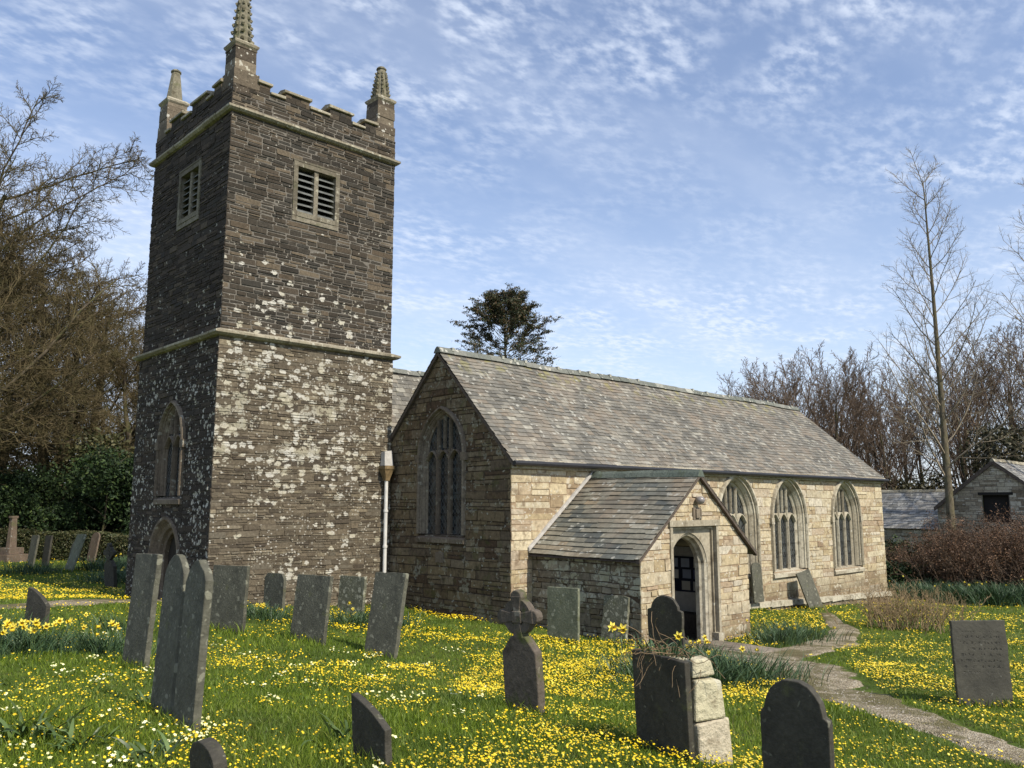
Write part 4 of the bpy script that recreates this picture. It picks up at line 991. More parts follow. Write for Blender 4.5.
# left-hand trees: broad, drooping, dense
def oak_spec(k1=22):
    return [dict(n=8, wob=.06, up=.03, rmin=.05, taper=.22, trunk=1),
            dict(k=k1, t0=.16, ang=(35,75), len=.62, rad=.34, n=9, wob=.10, up=.035, rmin=.022, trunk=1, shape=lambda t: 1.1-.5*t),
            dict(k=15, t0=.12, ang=(28,60), len=.38, rad=.42, n=5, wob=.13, up=.03, rmin=.012, trunk=1, shape=lambda t: 1.1-.55*t),
            dict(k=14, t0=.08, ang=(30,60), len=.42, rad=.5, n=3, wob=.16, up=.05, rmin=.009),
            dict(k=6, t0=.12, ang=(25,55), len=.55, rad=.8, n=2, wob=.16, up=.06, rmin=.0085, taper=.6)]
t1 = Tree(31); t1.branch(Vector((0,0,0)), Vector((.0,-.02,1)), 14.5, .34, 0, oak_spec())
LG = 'bare trees along the north edge of the churchyard'
big = make_tree(t1, site(-23.0, 32), 'bare_tree', 'nearest spreading bare tree at the left edge, its twigs filling the sky', None, M_BARK, M_TWIG_OLIVE, sc=1.08)
lab = 'mossy bare spreading tree behind the hedge left of the tower'
t2 = Tree(32); t2.branch(Vector((0,0,0)), Vector((-.05,.03,1)), 13, .34, 0, oak_spec(19))
o2 = make_tree(t2, site(-23.5, 43), 'bare_tree', lab, LG, M_BARK, M_TWIG_OLIVE)
for la, di, ro, sc in ((-23.2,36,2.9,1.0),(-25,33,.3,1.1),(-20.6,45,1.,.80),(-24.5,49,3.7,1.05),(-28,46,2.2,1.15),(-26,40,4.1,1.05),(-31,56,3,1.25),(-26,56,5.2,.98),(-22.5,54,2.0,.80),(-24.2,62,.5,.9),(-36,48,2.6,1.2),(-24.5,66,3.6,.8)):
    copy_tree(o2 if rd.random() < .6 else o2, site(la, di), ro, sc, lab)

# ------------------------------------------------------------------ leafy shrubs, hedges
def leaf_mat(name, stops, rough=.55, spec=.3, trans=.0):
    s = NT(name, rough, spec); c = s.ramp(s.tint(), stops)
    c = s.mix(1, c, s.ramp(s.noise(1.7, 3, .6), [(.3,(.7,)*3),(.7,(1.25,)*3)]), 'MULTIPLY')
    return s.done(c)
M_HOLLY = leaf_mat('holly_leaves', [(0,(.010,.020,.008)),(.5,(.022,.044,.013)),(.85,(.042,.07,.020)),(1,(.075,.105,.03))], .65, .25)
M_BROWNLEAF = leaf_mat('dead_bracken', [(0,(.05,.032,.015)),(.5,(.10,.065,.03)),(1,(.17,.12,.06))])
M_BEECHLEAF = leaf_mat('dead_beech_leaves', [(0,(.05,.026,.014)),(.5,(.10,.052,.026)),(.9,(.15,.08,.04)),(1,(.20,.12,.065))])
M_HEDGE = leaf_mat('hedge_leaves', [(0,(.02,.03,.01)),(.5,(.045,.055,.02)),(1,(.10,.09,.04))])
M_NEEDLE = leaf_mat('pine_needles', [(0,(.02,.032,.012)),(.5,(.04,.05,.018)),(.8,(.09,.06,.028)),(1,(.13,.08,.04))])
def leaves_np(cen, size, rg, flat=.0, n=4, aspect=1.0):
    m = len(cen); a = rg.normal(size=(m,3)); a[:,2] *= (1-flat); a /= np.linalg.norm(a, axis=1, keepdims=True)
    b = rg.normal(size=(m,3)); b = np.cross(a, b); b /= np.linalg.norm(b, axis=1, keepdims=True)
    s_ = (size*rg.uniform(.6,1.4,m))[:,None]; a = a*s_*aspect; b = b*s_*.55
    co = np.stack([cen-a, cen-b*.9, cen+a, cen+b*.9], 1).reshape(-1, 3)
    return co, np.arange(m*4).reshape(-1, 4)
def blob_points(lobes, per, rg, shell=.55):
    out = []
    for (x, y, z, rx, ry, rz) in lobes:
        d = rg.normal(size=(per,3)); d /= np.linalg.norm(d, axis=1, keepdims=True); r = (shell + (1-shell)*rg.random(per))[:,None]
        d = d*r*(1 + .18*np.sin(d[:,0:1]*7+x)*np.sin(d[:,1:2]*6+y) + .12*np.sin(d[:,2:3]*11+z))
        out.append(d*np.array([rx,ry,rz]) + np.array([x,y,z]))
    p = np.concatenate(out); return p[p[:,2] > 0]
def shrub(name, loc, lobes, per, size, mat, label, cat, seed, group=None, stems=True, tint=None):
    rg = np.random.default_rng(seed); root = empty(name, loc, label, cat, group, world_children=False)
    p = blob_points(lobes, per, rg); co, f = leaves_np(p, size, rg)
    o = fast_mesh('foliage', co, f, tint=rg.random(len(f))**1.3, mat=mat); o.parent = root
    if stems:
        t = Tree(seed); 
        for k in range(5): 
            l = lobes[k % len(lobes)]; e = Vector((l[0], l[1], l[2]+l[5]*.3)); t.branch(Vector((e.x*.15, e.y*.15, 0)), e, e.length, .07, 0, [dict(n=4, wob=.08, up=.02, rmin=.02), dict(k=6, t0=.3, ang=(25,60), len=.5, rad=.5, n=3, wob=.1, up=.03, rmin=.01)])
        a = t.seg[0]+t.seg[1]; P0 = np.array([q[0] for q in a]); P1 = np.array([q[1] for q in a]); co, f = tubes_np(P0, P1, np.array([q[2] for q in a]), np.array([q[3] for q in a]), 5)
        o = fast_mesh('stem', co, f, mat=M_BARK); o.parent = root
    return root
rs = random.Random(3)
def lobes(n, w, h, zc, r): return [(rs.uniform(-w,w), rs.uniform(-w,w), zc+rs.uniform(-h,h), r*rs.uniform(.7,1.2), r*rs.uniform(.7,1.2), r*rs.uniform(.6,1.)) for _ in range(n)]
# evergreens left
shrub('holly_tree', site(-18.6,38), lobes(12,1.7,1.9,2.5,1.2), 2600, .075, M_HOLLY, 'dark glossy evergreen holly behind the far gravestones, left of the tower', 'holly', 1)
shrub('holly_tree', site(-22.4,39), lobes(11,2.2,1.4,1.9,1.2), 2600, .075, M_HOLLY, 'low broad dark evergreen at the left edge behind the clipped hedge', 'holly', 2)
shrub('yew_tree', site(-17.4,43), [(0,0,1.6,1.2,1.2,2.2),(0,.2,3.6,.9,.9,2.2),(.2,0,5.3,.5,.5,1.8),(-.5,0,2.4,1.,1.,2.)], 3500, .09, M_HOLLY, 'narrow pointed dark evergreen rising behind the holly', 'yew', 3)
shrub('evergreen_bush', site(-16.8,40), lobes(9,1.4,1.5,2.3,1.1), 2400, .075, M_HOLLY, 'dark evergreen bush partly hidden by the tower edge', 'evergreen', 4)
shrub('ivy_thicket', site(-20.5,44), lobes(12,2.5,1.6,3.4,1.6), 1500, .11, leaf_mat('ivy_olive', [(0,(.03,.035,.012)),(.6,(.06,.062,.022)),(1,(.12,.11,.045))]), 'olive brown ivy thicket under the bare trees at left', 'thicket', 5)
shrub('ivy_thicket', site(-28,48), lobes(14,4,2.,3.0,1.9), 1300, .12, bpy.data.materials['ivy_olive'], 'olive brown thicket behind the low dark evergreen at the left edge', 'thicket', 6)
# clipped hedge on the north side
def hedge(name, A, B, w, h, n, size, mat, label, seed, rough=.08, cat='hedge'):
    rg = np.random.default_rng(seed); A = np.array(A); B = np.array(B); L = np.linalg.norm(B-A); d = (B-A)/L; nr = np.array([-d[1], d[0]])
    t = rg.random(n)*L; f = rg.random(n); a = np.where(f < .45, -w/2, np.where(f < .6, w/2, rg.uniform(-w/2, w/2, n))); z = np.where(f < .6, rg.random(n)*h, h)
    a = a + rg.normal(size=n)*rough; z = z + rg.normal(size=n)*rough*.8 + .05*np.sin(t*1.7)
    p = A[None]+d[None]*t[:,None]+nr[None]*a[:,None]; g = ground(p[:,0], p[:,1]); o0 = (float(A[0]), float(A[1]), H(*A))
    root = empty(name, o0, label, cat, world_children=False)
    cen = np.c_[p-A[None], g-o0[2]+np.maximum(z,.02)]; co, fc = leaves_np(cen, size, rg); o = fast_mesh('foliage', co, fc, tint=rg.random(n), mat=mat); o.parent = root
    # dense twiggy core
    m = int(L*26); tt = rg.random(m)*L; aa = rg.uniform(-w*.42,w*.42,m); q = A[None]+d[None]*tt[:,None]+nr[None]*aa[:,None]; zz = ground(q[:,0], q[:,1])-o0[2]
    P0 = np.c_[q-A[None], zz-.05]; P1 = P0 + np.c_[rg.normal(size=(m,2))*.12, rg.uniform(.6,1.,m)*h]
    co, fc = tubes_np(P0, P1, np.full(m,.02), np.full(m,.008), 4); o = fast_mesh('stem', co, fc, mat=M_BARK); o.parent = root
    return root
a_, b_ = site(-30,37), site(-14.2,36.5)
hedge('clipped_hedge', a_[:2], b_[:2], .9, 1.15, 52000, .045, M_HEDGE, 'long low clipped hedge behind the far gravestones left of the tower', 11, .05)

# pine behind the roof: domed top, long rising limbs in open layers, foliage in flat pads along them
t = Tree(55); R_ = random.Random(8)
t.branch(Vector((0,0,0)), Vector((0,0,1)), 23.2, .30, 0, [dict(n=16, wob=.008, up=.05, rmin=.04, taper=.12)])
pads = []
for k in range(96):
    z = 12.5 + 10.2*((k+R_.random())/96); f = (z-12.5)/10.9; L = 5.3*math.sqrt(max(.02, 1-f**2.6))*R_.uniform(.72,1.08); az = k*2.4+R_.uniform(-.4,.4)
    el = .30+.55*f; d = Vector((math.cos(az)*math.cos(el), math.sin(az)*math.cos(el), math.sin(el)))
    n0 = len(t.seg[1]) ; t.branch(Vector((0,0,z)), d, L, .055*(1-.5*f), 1, [None, dict(n=7, wob=.05, up=-.01+.03*f, rmin=.02, taper=.3), dict(k=8, t0=.40, ang=(18,40), len=.26, rad=.5, n=3, wob=.08, up=.05, rmin=.012, shape=lambda t: 1.)])
    top = z > 17.8
    for a_, b_, r0_, r1_, lv in t.seg[1][n0:]:
        m_ = (Vector(a_)+Vector(b_))/2; rad_ = math.hypot(m_.x, m_.y)
        if lv == 2 and (rad_ > L*.62 or top) and R_.random() < (.95 if top else .62): pads.append((m_.x, m_.y, m_.z, 26 if top else 17))
pine = make_tree(t, site(-.6, 80), 'pine_tree', 'dark pine with a domed top and open spreading lower limbs behind the church roof', None, M_BARK, M_TWIG_GREY)
rg = np.random.default_rng(5)
cen = np.concatenate([np.array(p_[:3]) + rg.normal(size=(p_[3], 3))*np.array([.17,.17,.07]) for p_ in pads])
co, f = leaves_np(cen, .085, rg, aspect=1.4); o = fast_mesh('foliage', co, f, tint=rg.random(len(f)), mat=M_NEEDLE); o.parent = pine

# right-hand side: evergreens inside the wood, brown beech hedge, dark undergrowth
shrub('evergreen_tree', site(33.5,54), lobes(12,2.6,2.3,5.6,2.2), 1700, .13, leaf_mat('brownish_conifer', [(0,(.022,.024,.010)),(.6,(.045,.042,.018)),(1,(.10,.08,.035))]), 'dull brownish conifer behind the small barn at the right edge', 'conifer', 21)
shrub('evergreen_tree', site(28.2,60), lobes(12,2.4,2.0,2.9,2.0), 1300, .13, bpy.data.materials['brownish_conifer'], 'dull evergreen thicket between the tall pale tree and the barn roof', 'evergreen', 22)
shrub('evergreen_tree', site(24.2,66), lobes(11,3.2,1.3,2.7,1.8), 1200, .13, bpy.data.materials['brownish_conifer'], 'dull evergreen thicket above the long low roof right of the church', 'evergreen', 23)
TG = 'brown undergrowth below the bare trees right of the church'
for k_, (la, di, hh) in enumerate(((17.5,56,1.5),(20.5,57,1.9),(23.5,58,2.0),(26.5,57,2.2),(29.5,56,2.4),(13.5,60,1.2))):
    shrub('undergrowth_bush', site(la, di), lobes(10,2.0,hh*.5,hh,1.5), 1100, .10, M_BROWNLEAF if k_ % 2 else bpy.data.materials['ivy_olive'], 'brown undergrowth bush below the bare trees right of the church', 'undergrowth', 40+k_, group=TG)
def twig_bush(name, loc, w, h, n, mat, label, cat, seed, leaf=None, nl=0, group=None, elong=1., rot=0, r=.016):
    t = Tree(seed); rr = random.Random(seed)
    for k in range(n):
        x, y = rr.gauss(0,.38)*w*elong, rr.gauss(0,.38)*w
        t.branch(Vector((x,y,0)), Vector((x*.30/elong, y*.30, 1)) + Vector((rr.gauss(0,.25), rr.gauss(0,.25), 0)), h*rr.uniform(.65,1.05), r, 0,
            [dict(n=4, wob=.10, up=.02, rmin=.005, trunk=-1), dict(k=6, t0=.2, ang=(20,50), len=.45, rad=.7, n=3, wob=.14, up=.03, rmin=.004, trunk=-1), dict(k=4, t0=.2, ang=(20,50), len=.5, rad=.8, n=1, wob=.1, up=.02, rmin=.003, trunk=-1)])
    a = t.seg[1]+t.seg[0]; P0 = np.array([q[0] for q in a]); P1 = np.array([q[1] for q in a]); co, f = tubes_np(P0, P1, np.array([q[2] for q in a]), np.array([q[3] for q in a]), 3)
    root = empty(name, loc, label, cat, group, (0,0,rot), world_children=False); o = fast_mesh('twigs', co, f, mat=mat); o.parent = root
    if leaf:
        rg = np.random.default_rng(seed); tips = np.array([p[:] for p, d in t.tips]); cen = tips[rg.integers(0, len(tips), nl)] + rg.normal(size=(nl,3))*.08
        co, f = leaves_np(cen, .035, rg); o = fast_mesh('foliage', co, f, tint=rg.random(len(f)), mat=leaf); o.parent = root
    return root
HB = 'brown beech hedge plants along the right boundary'
lab = ['rust brown leafless hedge bush in front of the barn, right of the church', ]
bb = twig_bush('hedge_bush', site(19.6,38), 1.5, 3.0, 80, M_TWIG_RED, 'rust brown twiggy hedge plant in the boundary row in front of the barn', 'hedge bush', 61, M_BEECHLEAF, 9000, HB)
for la, di, ro, sc in ((21.2,37,1,1.05),(22.6,36.5,2,1.0),(24,36,3,1.08),(25.4,35.5,4,1.05),(20.4,39.5,.4,1.0),(23.4,38.5,2.7,1.15),(18.2,39.5,5,.72),(27,35,1.6,1.1),(22.0,38.6,1.9,1.1)):
    copy_tree(bb, site(la, di), ro, sc)
shrub('dark_shrub', site(17.6,40), lobes(8,1.3,.5,.9,1.), 1500, .08, M_HOLLY, 'dark low shrub against the outbuilding, just right of the church corner', 'shrub', 31)
shrub('dark_shrub', site(19.2,40.5), lobes(8,1.2,.5,1.0,1.), 1500, .08, M_HOLLY, 'dark low shrub beneath the foot of the tall pale tree', 'shrub', 32)

# outbuildings
M_RUB = m_stone('grey_rubble', [(0,(.17,.135,.09)),(.4,(.30,.255,.185)),(.7,(.40,.355,.265)),(1,(.50,.46,.36))], [dict(s=4, sq=1., d=.3, r=.45, a=.6, w=.2)], vary=.35, stain=.5)
M_MRUB = m_stone('rubble_mortar', [(0,(.17,.15,.12)),(1,(.17,.15,.12))], None)
M_SLATE_OLD = slate_mat('old_roof_slate', [(0,(.13,.13,.12)),(.5,(.21,.205,.19)),(1,(.34,.33,.30))], lich=.4)
# long low building, ridge square to the line of sight
def outb(loc, rot, L, w, eave, ridge, name, label, gable_open=False, seed=1, base=-1.):
    root = empty(name, loc, label, 'outbuilding', rot=(0,0,rot), world_children=False)
    def ch(o): o.parent = root; o.location = (0,0,0); return o
    mb = MB(); holes = []
    if gable_open: holes = [(rectf(w/2-.6, 2.1, w/2+.6, 3.45), rectf(w/2-.64, 2.05, w/2+.64, 3.6))]
    masonry(mb, (0,0,0), (1,0,0), [(0,base),(w,base),(w,eave),(w/2,ridge-.05),(0,eave)] if gable_open else rectf(0,base,L,eave), holes, (.10,.24), (.2,.6), seed=seed, gap=.016)
    if gable_open: masonry(mb, (0,L,0), (0,-1,0), rectf(0,base,L,eave), [], (.1,.24), (.2,.6), seed=seed+1); 
    else:
        mb.quad((0,0,base),(0,w,base),(0,w,eave),(0,0,eave), .4); mb.add([(0,0,eave),(0,w,eave),(0,w/2,ridge)], [(0,1,2)], .4)
    ch(mb.build('wall', [M_RUB, M_MRUB]))
    mb = MB()
    if gable_open:
        slates(mb, (-.15,L,eave-.1), (-.15,-.1,eave-.1), (w/2,-.1,ridge), (w/2,L,ridge), .2, .3, seed+2); slates(mb, (w+.15,-.1,eave-.1), (w+.15,L,eave-.1), (w/2,L,ridge), (w/2,-.1,ridge), .2, .3, seed+3)
    else:
        slates(mb, (-.1,-.15,eave-.08), (L,-.15,eave-.08), (L,w/2,ridge), (-.1,w/2,ridge), .2, .3, seed+2); mb.quad((L,w+.15,eave-.08),(-.1,w+.15,eave-.08),(-.1,w/2,ridge),(L,w/2,ridge), .4)
    rf = ch(mb.build('roof', [M_SLATE_OLD]))
    mb = MB(); global rd
    if gable_open: ridge_run(mb, -.12, L, w/2, ridge+.04, .12, (.35,.5), 'y')
    else: ridge_run(mb, -.1, L, w/2, ridge+.04, .12, (.35,.5), 'x')
    o = mb.build('ridge_tiles', [M_STRING]); o.parent = rf; o.location = (0,0,0)
    if gable_open:
        mb = MB()
        for x, z in ((-.15, eave-.1), (w+.15, eave-.1)):
            a = Vector((x,-.115,z)); b = Vector((w/2,-.115,ridge)); dn = Vector((0,0,-.2)); oo = Vector((0,.1,0)); mb.add([a,b,b+dn,a+dn,a+oo,b+oo,b+dn+oo,a+dn+oo], [(0,1,2,3),(3,2,6,7),(0,3,7,4),(4,5,6,7)], .1)
        o = mb.build('verge', [M_TIMBER]); o.parent = rf; o.location = (0,0,0)
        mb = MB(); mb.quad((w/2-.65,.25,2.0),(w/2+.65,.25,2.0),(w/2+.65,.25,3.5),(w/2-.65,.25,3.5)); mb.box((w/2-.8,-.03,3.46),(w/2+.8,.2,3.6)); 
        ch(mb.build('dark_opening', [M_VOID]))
    return root
barn = outb((47.0, 16.4, 0), R(-90), 14, 5.6, 2.95, 5.2, 'barn', 'small stone barn with a pointed gable and a dark square opening at the right edge', True, 71)
lowb = outb((48.2, 30.0, 0), R(-90), 13.3, 4.6, 1.75, 3.75, 'outbuilding', 'long low slate roofed outbuilding between the church and the barn', False, 75)
# ------------------------------------------------------------------ gravestones
def grave_mat(name, cols, lich=.3, lc=(.30,.30,.26), rough=.75):
    s = NT(name, rough, .3)
    n1 = s.noise(5, 5, .65); n2 = s.noise(26, 4, .6); st = s.noise(4, 4, .6, s.map(s.obj, (3,1,.5), (1,2,3)))
    c = s.ramp(n1, [(.3, cols[0]), (.7, cols[1])]); c = s.mix(1, c, s.ramp(n2, [(.3,(.8,)*3),(.7,(1.2,)*3)]), 'MULTIPLY')
    c = s.mix(s.rng(st, .5, .7, 0, .5), c, tuple(x*.45 for x in cols[0]))
    for sc, a, lo in ((9, .7, (0,0,0)), (24, .6, (3,1,2))):
        c = s.mix(s.math('MULTIPLY', s.blobs(sc, lich, 1., loc=lo, warp=.15, rmax=.42), a), c, lc)
    c = s.mix(s.rng(s.noise(3, 5, .7, s.map(s.obj, (1,1,1), (7,7,7))), .56, .68, 0, .55), c, (.10,.105,.04))
    s.bump(s.math('ADD', n1, n2), .008); return s.done(c)
M_G = {'dark': grave_mat('gravestone_slate_dark', ((.034,.031,.024),(.068,.062,.046)), .24, (.17,.165,.12)),
       'grey': grave_mat('gravestone_slate_grey', ((.062,.060,.044),(.118,.115,.084)), .34, (.24,.235,.175)),
       'green': grave_mat('gravestone_slate_green', ((.11,.12,.08),(.18,.185,.125)), .34, (.33,.33,.25)),
       'speck': grave_mat('gravestone_lichened', ((.09,.09,.062),(.17,.17,.12)), .62, (.40,.39,.30)),
       'brown': grave_mat('gravestone_brown', ((.10,.075,.055),(.17,.125,.09)), .28)}
def g_outline(kind, w, h):
    a = w/2
    if kind == 'square': return [(-a,0),(a,0),(a,h),(-a,h-.01)]
    if kind == 'worn': return [(-a,0),(a,0),(a,h*.97),(a*.5,h),(-a*.2,h*.99),(-a*.8,h*.985),(-a,h*.95)]
    if kind == 'clipped': return [(-a,0),(a,0),(a,h-.10),(a*.72,h),(-a*.72,h),(-a,h-.10)]
    if kind == 'round': return [(-a,0),(a,0)] + [(a*math.cos(t), h-a*.75+a*.75*math.sin(t)) for t in [math.pi*i/14 for i in range(15)]]
    if kind == 'gothic': return [(-a,0),(a,0)] + [(x, z) for x, z in arch(a, h-a*1.25, a*1.25, 0, 7)[1:-1]]
    if kind == 'broken': return [(-a,0),(a,0),(a,h*.60),(a*.3,h*.80),(-a*.5,h*.95),(-a,h)]
    if kind == 'shoulder':      # round head between small square shoulders
        k = a*.78; return [(-a,0),(a,0),(a,h-k*.95),(a*.93,h-k*.88),(k,h-k*.86)] + [(k*math.cos(t), h-k*.86+k*.86*math.sin(t)) for t in [math.pi*i/12 for i in range(1,12)]] + [(-k,h-k*.86),(-a*.93,h-k*.88),(-a,h-k*.95)]
    if kind == 'ogee': 
        q = [(1,.66),(.97,.71),(.86,.73),(.83,.77),(.78,.84),(.66,.91),(.46,.965),(.22,.995),(0,1)]
        return [(-a,0),(a,0)] + [(a*x, h*z) for x, z in q] + [(-a*x, h*z) for x, z in reversed(q[:-1])]
    if kind == 'spike': return [(-a,0),(a,0),(a,h*.88),(a*.75,h*.935),(a*.35,h*.97),(a*.1,h),(-a*.25,h*.985),(-a*.7,h*.93),(-a,h*.85)]
STONES = [(6.06,6.10,.5,186),(5.98,4.42,.8,170)]
def gravestone(x, y, yaw, w, h, kind, mat, label, lean=0, tilt=0, t=.07, sink=.12, group=None, z=None, name='gravestone', cat='gravestone', seed=0, z_off=0):
    """yaw: direction the broad face looks (degrees, 0 = east, 180 = west); lean back / tilt sideways in degrees"""
    rd = random.Random(seed or hash(label) % 9999 if False else len(label)*31+int(w*1000))
    o = [(px_ + rd.uniform(-.004,.004), pz_+rd.uniform(-.004,.004)) for px_, pz_ in g_outline(kind, w, h)]
    o = [(a, b-(sink if b < .02 else 0)) for a, b in o]
    oo = []
    for i_ in range(len(o)):          # weathered, slightly nibbled edges
        (a0, b0), (a1, b1) = o[i_], o[(i_+1) % len(o)]; k_ = max(1, int(math.hypot(a1-a0, b1-b0)/.09))
        for j_ in range(k_): q_ = j_/k_; oo.append((a0+(a1-a0)*q_ + (rd.gauss(0,.0035) if j_ else 0), b0+(b1-b0)*q_ + (rd.gauss(0,.0035) if j_ else 0)))
    o = oo; STONES.append((x, y, w, yaw))
    mb = MB(); n = len(o); vs = [(0+t/2, a, b) for a, b in o] + [(-t/2, a, b) for a, b in o]
    mb.add(vs, [tuple(range(n)), tuple(range(2*n-1, n-1, -1))] + [(i, n+i, n+(i+1)%n, (i+1)%n) for i in range(n)])
    g = mb.build(name, [M_G[mat] if isinstance(mat, str) else mat], None, bevel=.007)
    z = H(x, y) if z is None else z
    g.location = (x, y, z+z_off); g.rotation_euler = Euler((R(tilt), R(lean), R(yaw)), 'XYZ')
    return tag(g, label, cat, group)
G0 = gravestone
ROW = 'slate headstones standing in the churchyard grass'
# face looks west-south-west; +lean tips the head away from the face
G0(3.97,10.72,184,.60,1.36,'square','grey','tall plain slate gravestone with a square top, leaning, left of the close pair', lean=-4, t=.07, group=ROW)
G0(3.06,7.56,180,.44,1.37,'gothic','grey','pointed slate gravestone, left one of the close leaning pair', lean=-3, t=.06, group=ROW)
G0(3.03,7.00,180,.40,1.36,'spike','grey','rough topped slate gravestone, right one of the close leaning pair', lean=-2.5, t=.07, group=ROW)
G0(6.78,14.22,196,.86,1.14,'square','grey','upright square slate gravestone in front of the tower corner', lean=-3, group=ROW)
G0(8.87,16.46,188,.66,.80,'clipped','grey','small gravestone with clipped corners close to the tower wall', lean=-2, group=ROW)
G0(7.49,12.71,190,.84,1.08,'square','grey','broad square slate gravestone leaning right, below the middle of the tower', lean=-7, group=ROW)
G0(10.49,16.03,188,.82,.86,'square','speck','pale lichen speckled gravestone standing half behind the daffodils by the tower', lean=-5, group=ROW)
G0(7.97,11.29,188,.70,1.30,'square','grey','large square slate gravestone leaning right in front of the white downpipe', lean=-10, t=.08, group=ROW)
G0(3.95,14.9,196,.56,.66,'broken','dark','short dark broken gravestone among daffodils on the left', lean=-3, group=ROW)
G0(2.45,5.25,180,.36,.36,'round','dark','low round headed slate gravestone at the bottom edge of the photo', lean=6, group=ROW, t=.09)
G0(3.66,5.25,180,.42,.48,'broken','dark','slant topped slate gravestone at the bottom edge left of the middle', lean=4, group=ROW, t=.06)
G0(12.15,11.2,188,.72,1.04,'square','green','pale green square gravestone beside the porch west wall', lean=-1, group=ROW)
G0(13.40,10.98,182,.62,.92,'worn','speck','mossy worn gravestone leaning on the porch west wall near its corner', lean=-9, group=ROW)
G0(12.75,9.22,184,.72,1.04,'shoulder','dark','dark round headed gravestone with shoulders in front of the porch doorway', lean=2, group=ROW, t=.08)
G0(5.76,3.06,181,.52,.82,'ogee','dark','large shaped-top slate gravestone in the right foreground beside the path', lean=2, group=ROW, t=.07, z_off=-.02)
# inscribed slate
s = NT('inscribed_slate', .7, .3); b = s.node('ShaderNodeSeparateXYZ'); s.l(s.obj, b.inputs[0]); z_ = b.outputs[2]
rowm = s.math('ABSOLUTE', s.math('SUBTRACT', s.math('FRACT', s.math('MULTIPLY', z_, 14.)), .5)); rowm = s.rng(rowm, .16, .24, 1, 0)
gl = s.noise(38, 2, .5, s.map(s.obj, (1,1,.6))); gl = s.rng(gl, .52, .6); inz = s.math('MULTIPLY', s.rng(z_, .38, .42), s.rng(z_, .86, .90, 1, 0)); iny = s.rng(s.math('ABSOLUTE', b.outputs[1]), .24, .27, 1, 0)
mk = s.math('MULTIPLY', s.math('MULTIPLY', rowm, gl), s.math('MULTIPLY', inz, iny))
c = s.ramp(s.noise(5, 5, .65), [(.3,(.04,.038,.03)),(.7,(.08,.075,.058))]); c = s.mix(s.math('MULTIPLY', mk, .6), c, (.02,.02,.018)); c = s.mix(s.math('MULTIPLY', s.blobs(11, .25, 1., warp=.15, rmax=.4), .5), c, (.2,.2,.17))
s.bump(s.math('SUBTRACT', s.noise(26, 4, .6), mk), .006); M_INS = s.done(c)
G0(11.66,3.68,222,.66,1.03,'square',M_INS,'square slate gravestone with a worn inscription, alone in the yellow flowers on the right', lean=-3, group=ROW, t=.06)
G0(16.95,4.25,214,.75,.78,'square','grey','grey gravestone cut off by the right edge of the photo', lean=0, group=ROW)
# stones set against the aisle wall
G0(22.85,13.18,268,.52,1.14,'round','grey','narrow round headed gravestone standing against the aisle wall between two windows', lean=-3, t=.06, z=.14, sink=.02, group='slabs leaning on the aisle wall')
gs = G0(25.55,12.72,262,.72,1.22,'square','grey','plain slab leaning on the aisle wall below the middle window', lean=-16, tilt=9, t=.05, group='slabs leaning on the aisle wall')
# far stones north-west of the tower
FAR = 'distant gravestones in front of the clipped hedge'
G0(9.35,36.6,186,.62,1.25,'worn','grey','far square grey gravestone, left one of an overlapping pair before the hedge', lean=-6, group=FAR)
G0(9.70,36.0,186,.55,1.25,'square','dark','far square dark gravestone, right one of the overlapping pair before the hedge', lean=-4, group=FAR)
G0(10.2,34.6,184,.62,1.12,'gothic','grey','far pointed gravestone just right of the overlapping pair', lean=-8, group=FAR)
G0(9.87,33.69,188,.62,1.42,'worn','green','far gravestone leaning strongly to the right beyond the left daffodils', lean=-17, group=FAR)
G0(12.0,38.1,190,.62,1.30,'round','brown','far reddish round headed gravestone against the clipped hedge', lean=-9, group=FAR)
# red stone cross base far left
m = empty('memorial_shaft', (9.43,39.9,H(9.43,39.9)), 'reddish memorial shaft on a stepped base at the far left edge', 'memorial', rot=(0,0,.4), world_children=False)
mb = MB(); mb.box((-.5,-.5,-.2),(.5,.5,.28)); mb.box((-.34,-.34,.282),(.34,.34,.55)); o = mb.build('base', [M_G['brown']], bevel=.02); o.parent = m
mb = MB(); mb.add([(-.16,-.12,.552),(.16,-.12,.552),(.16,.12,.552),(-.16,.12,.552),(-.11,-.09,1.75),(.11,-.09,1.75),(.11,.09,1.75),(-.11,.09,1.75)], [(0,1,5,4),(1,2,6,5),(2,3,7,6),(3,0,4,7),(4,5,6,7)]); mb.box((-.16,-.10,1.752),(.16,.10,1.85)); o = mb.build('shaft', [M_G['brown']], bevel=.015); o.parent = m

